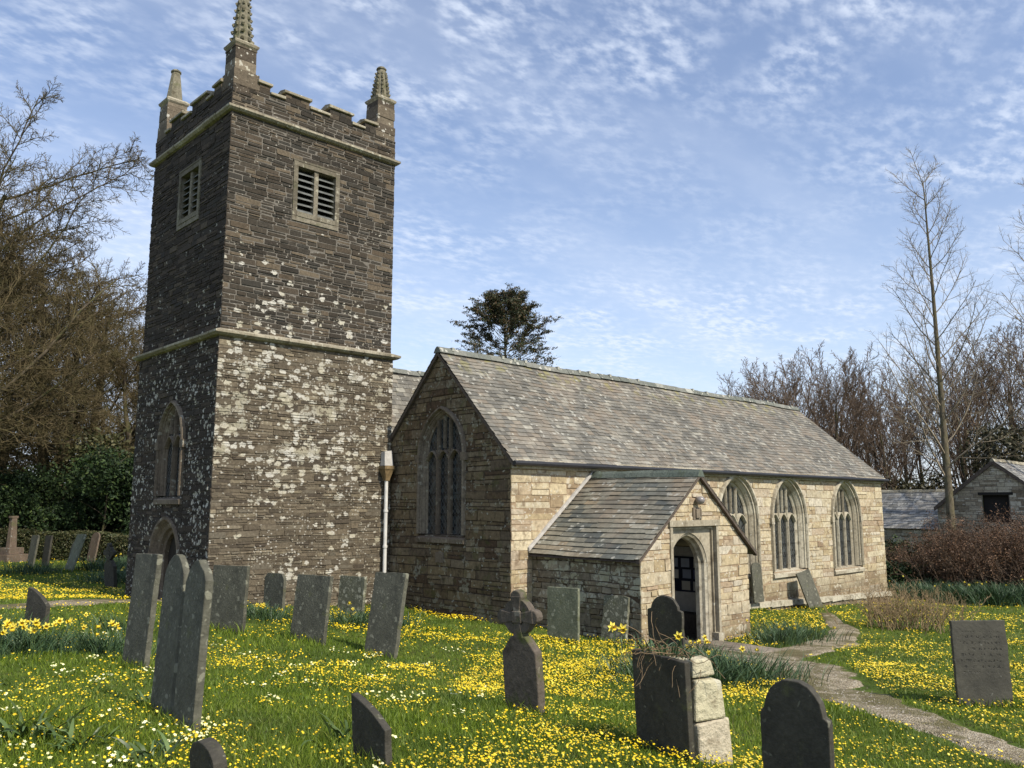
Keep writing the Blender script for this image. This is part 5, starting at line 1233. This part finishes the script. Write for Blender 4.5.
# wheel-headed crosses
def wheel_cross(x, y, yaw, h, w, label, mat, lean=0, tilt=0, group=None, broken=False):
    root = empty('celtic_cross', (x, y, H(x,y)), label, 'cross', group, world_children=False); root.rotation_euler = Euler((R(tilt), R(-lean), R(yaw)), 'XYZ')
    t = .11; a = w/2
    zb = h*.52; zn = h*.66; zc = h*.83; rr = h*.165
    o = [(-a*.92,-.15),(a*.92,-.15),(a,zb*.35),(a*.98,zb),(a*.42,zn),(-a*.42,zn),(-a*.98,zb),(-a,zb*.35)]
    mb = MB(); n = len(o); mb.add([(t/2,p,q) for p,q in o]+[(-t/2,p,q) for p,q in o], [tuple(range(n)), tuple(range(2*n-1,n-1,-1))]+[(i,n+i,n+(i+1)%n,(i+1)%n) for i in range(n)])
    s = mb.build('shaft', [mat], bevel=.012); s.parent = root
    mb = MB(); N = 24
    for (ri, ro, th, k0, k1) in ((rr*.50, rr*.98, t*.85, 0, N),):
        for i in range(k0, k1):
            a0, a1 = 2*math.pi*i/N, 2*math.pi*(i+1)/N; c0, s0, c1, s1 = math.cos(a0), math.sin(a0), math.cos(a1), math.sin(a1)
            F = [(c0*ri, zc+s0*ri), (c0*ro, zc+s0*ro), (c1*ro, zc+s1*ro), (c1*ri, zc+s1*ri)]
            mb.add([(th/2,p,q) for p,q in F]+[(-th/2,p,q) for p,q in F], [(0,1,2,3),(7,6,5,4),(1,5,6,2),(0,3,7,4)])
    s = mb.build('wheel', [mat]); s.parent = root
    mb = MB()
    for k in range(4):
        an = k*math.pi/2; L = rr*(1.14 if k != 3 else 1.3); M = Matrix.Translation((0,0,zc)) @ Matrix.Rotation(an, 4, 'X')
        if broken and k == 2: L = rr*.95
        q = [(.01,-.035),(L,-.07),(L,.07),(.01,.035)]
        vs = [M @ Vector((t*.5,p,r_)) for p, r_ in q] + [M @ Vector((-t*.5,p,r_)) for p, r_ in q]
        mb.add(vs, [(0,1,2,3),(7,6,5,4),(0,4,5,1),(1,5,6,2),(2,6,7,3)])
    for k in range(4):               # rounded ends to the arms
        an = k*math.pi/2; cy_, cz_ = math.cos(an)*rr*1.05, zc+math.sin(an)*rr*1.05; N2 = 12
        if k == 3: continue
        F = [(cy_+math.cos(2*math.pi*i/N2)*rr*.40, cz_+math.sin(2*math.pi*i/N2)*rr*.40) for i in range(N2)]
        mb.add([(t*.46,p,q) for p, q in F]+[(-t*.46,p,q) for p, q in F], [tuple(range(N2)), tuple(range(2*N2-1,N2-1,-1))]+[(i,N2+i,N2+(i+1)%N2,(i+1)%N2) for i in range(N2)])
    mb.box((-t*.56,-.06,zc-.06),(t*.56,.06,zc+.06)); s = mb.build('cross_head', [mat], bevel=.01); s.parent = root
    return root
M_CROSS = m_stone('cross_granite', [(0,(.085,.070,.055)),(1,(.12,.10,.078))], [dict(s=9, sq=1., d=.25, r=.42, a=.6, w=.2, c=(.27,.25,.2))], vary=.35, stain=.6, moss=.75)
wheel_cross(6.06,6.10,186,1.10,.44,'weathered wheel headed stone cross in the yellow flowers in the middle foreground', M_CROSS, lean=-2, tilt=3)
wheel_cross(9.07,26.78,190,1.25,.55,'small distant wheel headed cross near the left edge of the tower', M_G['dark'], lean=-6)

# remains of a chest tomb: slate side slab, stacked end stones, plants growing on top
tx_, ty_ = 5.98, 4.42; tz = H(tx_, ty_)
root = empty('chest_tomb', (tx_, ty_, tz), 'broken chest tomb with a dark slate side, stacked pale end stones and plants on top', 'tomb', rot=(0,0,R(170)), world_children=False)
# local +x = face towards the west-south-west, local y along the slab
mb = MB(); o = [(-.22,-.2),(.40,-.2),(.41,.80),(-.22,.82)]; n = 4
mb.add([(.06,p,q) for p,q in o]+[(-.0,p,q) for p,q in o], [(0,1,2,3),(7,6,5,4),(0,4,5,1),(1,5,6,2),(2,6,7,3),(3,7,4,0)]); s_ = mb.build('side_slab', [M_G['dark']], bevel=.008); s_.parent = root; s_.rotation_euler = (0, R(3), 0)
M_END = m_stone('tomb_end_stone', [(0,(.42,.38,.25)),(.5,(.52,.48,.33)),(1,(.46,.40,.30))], [dict(s=6, sq=1., d=.3, r=.45, a=.5, w=.3, c=(.58,.56,.46)), dict(s=13, sq=1., d=.25, r=.4, a=.5, loc=(1,1,1), c=(.30,.27,.14))], vary=.25, stain=.8, staincol=(.14,.10,.055), bdist=.03)
def block(y0, y1, z0, z1, x0, x1, xt0, tv, nm='end_stone'):
    mb = MB(); J = lambda: random.uniform(-.022,.022)
    vs = [(x1+J(),y0+J(),z0),(x0+J(),y0+J(),z0),(x0+J(),y1,z0),(x1+J(),y1,z0),(x1+J(),y0+J(),z1),(xt0+J(),y0+J(),z1+J()),(xt0+J(),y1,z1+J()),(x1+J(),y1,z1)]
    mb.add(vs, [(0,1,2,3)[::-1],(4,5,6,7),(0,1,5,4),(1,2,6,5),(2,3,7,6),(3,0,4,7)], tv); b = mb.build(nm, [M_END], bevel=.018); b.parent = root; return b
# end wall faces south (local +y since the root is turned 197 deg), tapering upwards
block(.41,.30, -.2,.30, -.42,-.03,-.37, .9); block(.41,.28, .315,.64, -.36,-.02,-.30, .3); block(.40,.28, .655,.80, -.27,-.02,-.22, .6)
mb = MB(); mb.box((-.30,-.20,-.2),(-.02,.27,.74), .2, jit=.03); b = mb.build('rubble_core', [M_END], bevel=.03); b.parent = root
t = Tree(77); rr = random.Random(77)
for k in range(46):
    t.branch(Vector((rr.uniform(-.22,.10), rr.uniform(-.20,.38), .81+rr.uniform(-.02,.05))), Vector((rr.gauss(.5,.5), rr.gauss(0,.6), rr.uniform(-.1,.9))), rr.uniform(.15,.55), .0035, 0, [dict(n=7, wob=.28, up=-.17, rmin=.002, taper=.7, trunk=-1)])
a = t.seg[1]; co, f = tubes_np(*[np.array([q[i] for q in a]) for i in range(4)], 3); o = fast_mesh('root_tangle', co, f, mat=m_flat('dry_roots', (.20,.14,.08), .9, .3)); o.parent = root
# ------------------------------------------------------------------ daffodils and other plants
def strap_leaves(n, spread, hl, w, rg, droop=.5, cen=(0,0), elong=1.0, nseg=4):
    """arching strap leaves, each nseg quads"""
    bx = rg.normal(size=n)*spread*elong + cen[0]; by = rg.normal(size=n)*spread + cen[1]
    az = np.arctan2(by-cen[1], bx-cen[0]) + rg.normal(size=n)*1.0; L = hl*rg.uniform(.6,1.15,n); dr = droop*rg.uniform(.3,1.4,n); tw = rg.uniform(0, np.pi, n)
    wd = w*rg.uniform(.7,1.3,n); co = []
    for k in range(nseg+1):
        t = k/nseg; ang = .18 + dr*t*1.6; hx = L*t*np.sin(np.minimum(ang, 2.2))*.85; hz = L*(t*np.cos(np.minimum(ang*.75, 1.5))*1.0)
        x = bx+np.cos(az)*hx; y = by+np.sin(az)*hx; ww = wd*(1-.55*t**2) if k < nseg else wd*.25
        px, py = np.cos(tw)*ww*.5, np.sin(tw)*ww*.5
        co.append(np.stack([x-px, y-py, hz], -1)); co.append(np.stack([x+px, y+py, hz], -1))
    C = np.stack(co, 1); m = 2*(nseg+1); base = (np.arange(n)*m)[:,None,None]
    f = np.array([[2*k, 2*k+1, 2*k+3, 2*k+2] for k in range(nseg)])[None]+base
    return C.reshape(-1,3), f.reshape(-1,4)
M_DLEAF = leaf_mat('daffodil_leaves', [(0,(.022,.050,.022)),(.5,(.045,.085,.035)),(1,(.085,.13,.055))], .5, .35)
M_DFLOW = leaf_mat('daffodil_petals', [(0,(.72,.50,.02)),(.6,(.80,.64,.05)),(1,(.85,.74,.14))], .6)
M_STEM = leaf_mat('flower_stalk', [(0,(.06,.10,.03)),(1,(.09,.14,.04))])
def daff_flower_mesh(seed):
    rd = random.Random(seed); mb = MB(); F = Vector((1,0,-.12)).normalized(); u = F.orthogonal().normalized(); v = F.cross(u)
    for k in range(6):
        a = k*math.pi/3; d = u*math.cos(a)+v*math.sin(a); e = -u*math.sin(a)+v*math.cos(a)
        mb.add([Vector((0,0,0)), d*.022+e*.011+F*.001, d*.040+F*(-.004), d*.022-e*.011+F*.001], [(0,1,2,3)], .9)
    rings = []
    for (r, z) in ((.009,0),(.012,.014),(.013,.026),(.018,.032)):
        rings.append([F*z+(u*math.cos(t)+v*math.sin(t))*r for t in [2*math.pi*i/8 for i in range(8)]])
    for i in range(3):
        for j in range(8): mb.add([rings[i][j], rings[i][(j+1)%8], rings[i+1][(j+1)%8], rings[i+1][j]], [(0,1,2,3)], .1)
    o = mb.build('flower', [M_DFLOW, M_STEM]); me = o.data; bpy.data.objects.remove(o); return me
DM = [daff_flower_mesh(i) for i in range(2)]
def daff_k(i): return 1.7 if i < 13 else 1.15
DG = 'clumps of daffodils in the churchyard grass'
stalk_mesh = None
def stalk():
    global stalk_mesh
    if stalk_mesh is None:
        mb = MB(); tubes(mb, [((0,0,0),(0,0,.95),.004,.003),((0,0,.95),(.02,0,1.0),.003,.003)], 4); o = mb.build('stalk', [M_STEM]); stalk_mesh = o.data; bpy.data.objects.remove(o)
    return stalk_mesh
def daff(x, y, nl, sp, hl, nf, label, seed, elong=1., rot=0., w=.013, fs=1., face=None):
    rg = np.random.default_rng(seed); rd = random.Random(seed)
    root = empty('daffodil_clump', (x, y, H(x,y)-.01), label, 'daffodils', DG, (0,0,rot), world_children=False)
    co, f = strap_leaves(nl, sp, hl, w, rg, elong=elong)
    cr, sr = math.cos(rot), math.sin(rot); gx_ = x+co[:,0]*cr-co[:,1]*sr; gy_ = y+co[:,0]*sr+co[:,1]*cr; co[:,2] += ground(gx_, gy_)-H(x,y)
    o = fast_mesh('leaves', co, f, tint=np.repeat(rg.random(nl), 4), mat=M_DLEAF); o.parent = root
    for k in range(nf):
        fx, fy = rd.gauss(0, sp*1.0)*elong, rd.gauss(0, sp*1.0); hz = hl*rd.uniform(.85,1.15)
        gz = H(x+fx*cr-fy*sr, y+fx*sr+fy*cr)-H(x,y)
        st = bpy.data.objects.new('flower', rd.choice(DM)); COL.objects.link(st); st.parent = root; st.location = (fx+.02, fy, gz+hz); s_ = fs*rd.uniform(.9,1.3); st.scale = (s_,)*3
        st.rotation_euler = (0, rd.uniform(-.2,.3), (R(-110) if face is None else face)+rd.gauss(0,.8)-rot)
        sk = bpy.data.objects.new('stalk', stalk()); COL.objects.link(sk); sk.parent = root; sk.location = (fx, fy, gz); sk.scale = (1,1,hz)
    return root
fac = None
D_ = [ # x, y, leaves, spread, leaf length, flowers, elong, rot, label
 (2.6,13.3,380,.38,.36,16,'daffodil clump in full flower just left of the tall square topped gravestone'),
 (3.3,12.7,320,.34,.36,12,'daffodils beside the foot of the tall square topped gravestone'),
 (1.7,13.6,420,.42,.38,18,'daffodil clump with many blooms beside the short broken gravestone'),
 (1.0,12.6,420,.40,.36,2,'leafy daffodil clump with few blooms left of the short broken gravestone'),
 (.1,13.3,420,.45,.40,6,'daffodil clump at the left edge in front of the far grass'),
 (.9,14.6,380,.45,.40,4,'daffodils on the bank behind the left edge clump'),
 (.5,11.7,420,.46,.34,2,'leafy daffodil clump nearer the camera at the left edge'),
 (2.0,12.4,420,.42,.34,6,'daffodil clump in flower in front of the short broken gravestone'),
 (-.2,15.2,420,.5,.42,3,'far daffodil clump on the left bank'),
 (1.6,15.6,420,.5,.42,3,'daffodil clump behind the short broken gravestone'),
 (2.9,14.4,360,.42,.38,6,'daffodil clump between the short broken gravestone and the tower'),
 (-.6,12.4,420,.48,.36,1,'blue green daffodil leaves at the very left edge'),
 (4.2,12.4,240,.28,.32,5,'daffodils showing between the tall gravestone and the close pair'),
 (5.2,14.6,200,.30,.30,3,'daffodils under the tower corner behind the close pair'),
 (8.1,15.4,300,.34,.30,3,'daffodils at the foot of the small clipped gravestone'),
 (7.6,15.9,260,.34,.30,2,'daffodils between the upright square stone and the small clipped one'),
 (9.5,14.6,300,.34,.32,4,'daffodils in front of the pale speckled gravestone'),
 (10.2,14.2,220,.30,.30,3,'daffodils left of the big leaning gravestone by the downpipe'),
 (10.35,6.9,560,.45,.40,2,'big daffodil clump with long arching leaves behind the chest tomb'),
 (11.1,6.75,520,.42,.40,3,'big daffodil clump with long leaves beside the gravel path'),
 (9.7,7.2,380,.38,.36,1,'daffodil leaves just behind the plants of the chest tomb'),
 (11.3,7.5,300,.32,.34,1,'daffodil leaves between the path and the dark headstone'),
 (17.3,9.45,420,.36,.34,6,'daffodil clump at the porch corner right of the doorway'),
 (18.4,9.75,460,.45,.32,5,'daffodil clump between the porch corner and the grassy path'),
 (12.5,8.55,180,.22,.30,3,'daffodils at the foot of the dark round headed gravestone'),
 (13.3,8.9,120,.20,.28,2,'small daffodil clump between the dark headstone and the paving')]
for i, d in enumerate(D_): daff(d[0], d[1], int(d[2]*daff_k(i)), d[3], d[4]*1.05, int(d[5]*(1.5 if i < 13 else 1.2)), d[6], 300+i, fs=1.25 if i < 13 else 1.05)
# on top of the chest tomb
dt = daff(5.95,4.40,60,.15,.16,3,'small wild daffodils and weeds growing on top of the chest tomb', 401, elong=1.3, rot=R(107)); dt.location.z = tz+.80
for c_ in dt.children:
    if c_.name.startswith('leaves'):
        pass
# far bank, right of the church
rd = random.Random(12); bankpts = [(17.2,35.5),(18.4,36.5),(19.6,36),(20.8,35.2),(21.9,35.2),(23,34.4),(24.2,34),(18,34.2),(19.2,33.8),(22.4,32.8),(21.0,33.6),(24.6,32.2)]
base = None; DF = 'daffodil clumps on the bank at the foot of the brown hedge'
for i, (la, di) in enumerate(bankpts):
    x, y, z = site(la, di)
    if i == 0:
        base = daff(x, y, 900, .6, .75, 3, 'broad daffodil clump on the shaded bank below the brown hedge right of the church', 500, w=.02); base['group'] = DF
    else:
        r = base.copy(); COL.objects.link(r); r.location = (x, y, H(x,y)-.03); r.rotation_euler = (0,0,rd.uniform(0,6)); s_ = rd.uniform(.8,1.2); r.scale = (s_,)*3
        for ch in base.children: c = ch.copy(); COL.objects.link(c); c.parent = r
base = None; DL = 'dark daffodil clumps around the distant gravestones'
for i, (x, y) in enumerate([(11.4,34.6),(12.6,36.6),(13.2,35.2),(8.8,33.8),(10.9,30.5),(9.9,29.2)]):
    if i == 0: base = daff(x, y, 420, .42, .48, 3, 'dark daffodil clump among the distant gravestones left of the tower', 520, w=.02); base['group'] = DL
    else:
        r = base.copy(); COL.objects.link(r); r.location = (x, y, H(x,y)-.03); r.rotation_euler = (0,0,rd.uniform(0,6))
        for ch in base.children: c = ch.copy(); COL.objects.link(c); c.parent = r
# bare garden bush by the path
twig_bush('bare_bush', (22.6,8.8,H(22.6,8.8)), 1.25, 1.1, 130, bark_mat('dry_stems', ((.20,.14,.08),(.34,.26,.15))), 'wide low bare brown bush on the grass in front of the church corner', 'bush', 91, elong=1.15, rot=R(-44), r=.012)
# broad-leaved weeds in the left foreground
M_WEED = leaf_mat('broad_leaves', [(0,(.045,.075,.020)),(.6,(.075,.12,.032)),(1,(.11,.16,.05))], .45, .4)
wf = None; WG = 'broad leaved weeds in the left foreground grass'
wl_ = [(1.1,8.3),(1.5,7.7),(.7,7.9),(2.2,6.9),(2.0,7.4),(.35,8.7),(2.5,6.3),(1.7,8.9),(.9,7.1),(4.0,6.0),(3.3,8.2)]
for i, (x, y) in enumerate(wl_):
    if wf is None:
        rg = np.random.default_rng(8); co, f = strap_leaves(34, .10, .24, .035, rg, droop=.8); wf = fast_mesh('leafy_weed', co, f, tint=np.repeat(rg.random(34), 4), mat=M_WEED)
        o = wf; tag(o, 'low rosette of broad green leaves in the left foreground grass', 'weed', WG)
    else: o = wf.copy(); COL.objects.link(o)
    o.location = (x, y, H(x,y)-.01); o.rotation_euler = (0,0,i*1.3); s_ = .8+.5*((i*37)%10)/10; o.scale = (s_,)*3

# ------------------------------------------------------------------ turf: grass blades and ground-cover flowers
rg = np.random.default_rng(99)
def sample(n, d0, d1, pw=1.0, ang=.72):
    """random turf spots, thinning out with distance"""
    u = rg.random(n); d = (d0**(1-pw) + u*(d1**(1-pw)-d0**(1-pw)))**(1/(1-pw)) if pw != 1 else d0*(d1/d0)**u
    lat = d*np.tan(rg.uniform(-ang, ang, n)) ; x = FW[0]*d+RT[0]*lat; y = FW[1]*d+RT[1]*lat
    k = ~in_building(x, y, .0) & (near_path(x, y) > .97); return x[k], y[k], d[k]
def vnoise(x, y, s, seed):
    r = np.random.default_rng(seed); v = np.zeros_like(x)
    for k in range(9):
        a = r.uniform(0, 6.28); f = s*r.uniform(.5, 2.0); v += np.sin((x*np.cos(a)+y*np.sin(a))*f + r.uniform(0, 6.28) + 1.2*np.sin((x*np.sin(a)-y*np.cos(a))*f*.7))
    return v/4.2
s = NT('grass_blade', .5, .3); g = s.tint(); c = s.ramp(g, [(0,(.070,.115,.012)),(.35,(.135,.205,.018)),(.7,(.21,.28,.028)),(.94,(.24,.26,.05)),(1,(.27,.22,.09))])
c = s.mix(s.rng(s.noise(.7, 4, .6), .45, .62, 0, .45), c, (.045,.085,.022))
M_GRASS = s.done(c); s.b.inputs['Subsurface Weight'].default_value = 0
tr = s.node('ShaderNodeBsdfTranslucent'); s.l(c, tr.inputs['Color']); ms = s.node('ShaderNodeMixShader'); ms.inputs[0].default_value = .35; s.l(s.b.outputs[0], ms.inputs[1]); s.l(tr.outputs[0], ms.inputs[2])
out_ = [n for n in s.n.nodes if n.type == 'OUTPUT_MATERIAL'][0]; s.l(ms.outputs[0], out_.inputs['Surface'])
def blades(n, d0, d1, pw, hgt, wid, wpow=.6):
    x, y, d = sample(n, d0, d1, pw)
    for (sx_, sy_, sw_, yw_) in STONES:      # uncut tufts round the foot of each stone
        q = rg.uniform(-.5, .5, 170)*(sw_+.1); c_, s_ = math.cos(R(yw_)), math.sin(R(yw_)); e_ = rg.normal(size=170)*.035+.07*rg.choice([-1,1],170)
        X_ = sx_ - s_*q + c_*e_; Y_ = sy_ + c_*q + s_*e_; x = np.concatenate([x, X_]); y = np.concatenate([y, Y_]); d = np.concatenate([d, X_*FW[0]+Y_*FW[1]])
    nst = 170*len(STONES); m = len(x)
    tall = 1 + .8*np.clip(vnoise(x, y, 1.6, 3), 0, 1.4); tall[m-nst:] *= 1.9; d = np.maximum(d, 3.); h = hgt*rg.uniform(.5,1.3,m)*tall; w = wid*(d/6)**wpow*rg.uniform(.7,1.3,m)
    az = rg.uniform(0, 6.28, m); b = h*rg.uniform(.15,.9,m); tw = rg.uniform(0, 6.28, m); z = ground(x, y)-.01
    px, py = np.cos(tw)*w/2, np.sin(tw)*w/2
    p = [np.stack([x-px,y-py,z],-1), np.stack([x+px,y+py,z],-1), np.stack([x+px*.8+np.cos(az)*b*.35, y+py*.8+np.sin(az)*b*.35, z+h*.6],-1), np.stack([x-px*.8+np.cos(az)*b*.35, y-py*.8+np.sin(az)*b*.35, z+h*.6],-1), np.stack([x+np.cos(az)*b, y+np.sin(az)*b, z+h*.98],-1)]
    co = np.stack(p, 1).reshape(-1,3); base = (np.arange(m)*5)[:,None]
    q = (base+np.array([[0,1,2,3]])); t = (base+np.array([[3,2,4,4]]))
    return co, q, base, rg.random(m)*.8 + .2*np.clip(vnoise(x, y, .9, 4)+.3, 0, 1)
def blade_obj(name, args):
    co, q, base, ti = blades(*args); m = len(q)
    me = bpy.data.meshes.new(name); me.vertices.add(len(co)); me.vertices.foreach_set('co', co.astype(np.float32).ravel())
    li = np.concatenate([base+np.array([[0,1,2,3]]), base+np.array([[3,2,4]])], 1).ravel().astype(np.int32)
    me.loops.add(len(li)); me.loops.foreach_set('vertex_index', li); me.polygons.add(2*m)
    st = (np.arange(m)*7)[:,None]+np.array([[0,4]]); me.polygons.foreach_set('loop_start', st.ravel().astype(np.int32)); me.update(calc_edges=True)
    a = me.attributes.new('tint', 'FLOAT', 'FACE'); a.data.foreach_set('value', np.repeat(ti, 2).astype(np.float32)); me.materials.append(M_GRASS)
    return tag(link(name, me), 'short green spring grass covering the churchyard', 'grass', kind='stuff')
blade_obj('grass', (360000, 4.2, 48, 1.35, .055, .006, .85))
# celandines
M_CEL = leaf_mat('celandine_petals', [(0,(.62,.42,.008)),(.7,(.74,.55,.012)),(1,(.80,.68,.08))], .4, .4)
M_PRIM = leaf_mat('primrose_petals', [(0,(.75,.72,.32)),(1,(.82,.80,.50))], .7)
def flowers(name, x, y, r, hgt, mat, petals, label, cat, tiltv=.35):
    m = len(x); z = ground(x, y)+hgt*rg.uniform(.5,1.25,m); a = rg.normal(size=(m,3))*tiltv; a[:,2] = 1; a[:,1] -= .30; a /= np.linalg.norm(a, axis=1, keepdims=True)
    u = np.cross(a, np.array([[1.,0,0]])); u /= np.linalg.norm(u, axis=1, keepdims=True); v = np.cross(a, u); rr_ = r*rg.uniform(.65,1.25,m); ph = rg.uniform(0, 6.28, m)
    C = np.stack([x,y,z],-1); pts = [C]; N = petals*2
    for k in range(N):
        th = ph+2*np.pi*k/N; q = (rr_*(1.0 if k % 2 == 0 else .62)); pts.append(C + (u*np.cos(th)[:,None]+v*np.sin(th)[:,None])*q[:,None] + a*(q*.22)[:,None])
    co = np.stack(pts, 1).reshape(-1,3); base = (np.arange(m)*(N+1))[:,None,None]
    f = np.array([[0, 1+k, 1+(k+1) % N, 1+(k+2) % N] for k in range(1, N, 2)])[None]+base    # one kite per petal
    o = fast_mesh(name, co, f.reshape(-1,4), tint=np.repeat(rg.random(m), petals), mat=mat); return tag(o, label, cat, kind='stuff')
x, y, d = sample(420000, 4.4, 46, 1.2)
den = np.clip(.40 + .70*vnoise(x, y, .9, 21) + .55*vnoise(x, y, 3.1, 22) + .60*vnoise(x, y, 9., 23), .01, 1)
# thick drifts on the slope towards the church and across the right-hand lawn, thinner near the camera
lat = x*RT[0]+y*RT[1]; den *= np.clip((d-4.6)/7.0, .10, 1); den *= np.where((lat < -2.5) & (d < 16), .40, 1) * np.where((lat < -4.5) & (d > 9) & (d < 19), .35, 1); den = np.where((d > 26) & (lat < 0), den*.6, den)
k = (rg.random(len(x)) < den*.85); x1, y1, d1 = x[k], y[k], d[k]
for d_ in D_:
    kk = np.hypot(x1-d_[0], y1-d_[1]) > d_[3]*1.5; x1, y1, d1 = x1[kk], y1[kk], d1[kk]
flowers('celandine_carpet', x1, y1, np.random.default_rng(4).choice([.0065,.0085,.010,.0125], len(x1))*np.maximum(1, (d1/8))**.6, .085, M_CEL, 7, 'carpet of small yellow celandine flowers spread through the grass', 'celandines')
cx_ = rg.uniform(0, 1, 150); px1, py1, pd1 = sample(170, 4.6, 15, 1.0); X_ = np.repeat(px1, 9)+rg.normal(size=len(px1)*9)*.07; Y_ = np.repeat(py1, 9)+rg.normal(size=len(px1)*9)*.07
kk = (near_path(X_, Y_) > 1) & (X_*RT[0]+Y_*RT[1] < -.3); flowers('primrose_carpet', X_[kk], Y_[kk], .016, .075, M_PRIM, 5, 'pale cream primroses scattered in the left foreground grass', 'primroses')
# pebbles of the path
xs_, ys_ = [], []
for p in PATHS[:1]:
    L = smooth_line(p, 16)
    for a in L:
        if a[1] > -3: n = 12 if a[1] > 3.6 else 5; xs_.append(a[0]+rg.normal(size=n)*a[2]*.45); ys_.append(a[1]+rg.normal(size=n)*a[2]*.45)
X_, Y_ = np.concatenate(xs_), np.concatenate(ys_); kk = near_path(X_, Y_) < .9; X_, Y_ = X_[kk], Y_[kk]; m = len(X_)
oc = np.array([[1,0,0],[0,1,0],[-1,0,0],[0,-1,0],[0,0,.7]]); sz = rg.uniform(.005,.017,m)
an = rg.uniform(0,6.28,m); ca, sa = np.cos(an), np.sin(an)
v = oc[None]*sz[:,None,None]*rg.uniform(.7,1.3,(m,5,3)); vx = v[:,:,0]*ca[:,None]-v[:,:,1]*sa[:,None]+X_[:,None]; vy = v[:,:,0]*sa[:,None]+v[:,:,1]*ca[:,None]+Y_[:,None]; vz = v[:,:,2]+(ground(X_,Y_)+.022)[:,None]
co = np.stack([vx,vy,vz],-1).reshape(-1,3); base = (np.arange(m)*5)[:,None,None]; f = (np.array([[0,1,4],[1,2,4],[2,3,4],[3,0,4]])[None]+base).reshape(-1,3)
tag(fast_mesh('path_gravel', co, f, tint=np.repeat(rg.random(m), 4), mat=leaf_mat('pebbles', [(0,(.12,.10,.07)),(.6,(.23,.20,.15)),(1,(.38,.35,.29))], .9)), 'loose pale stones on the path', 'gravel', kind='stuff')
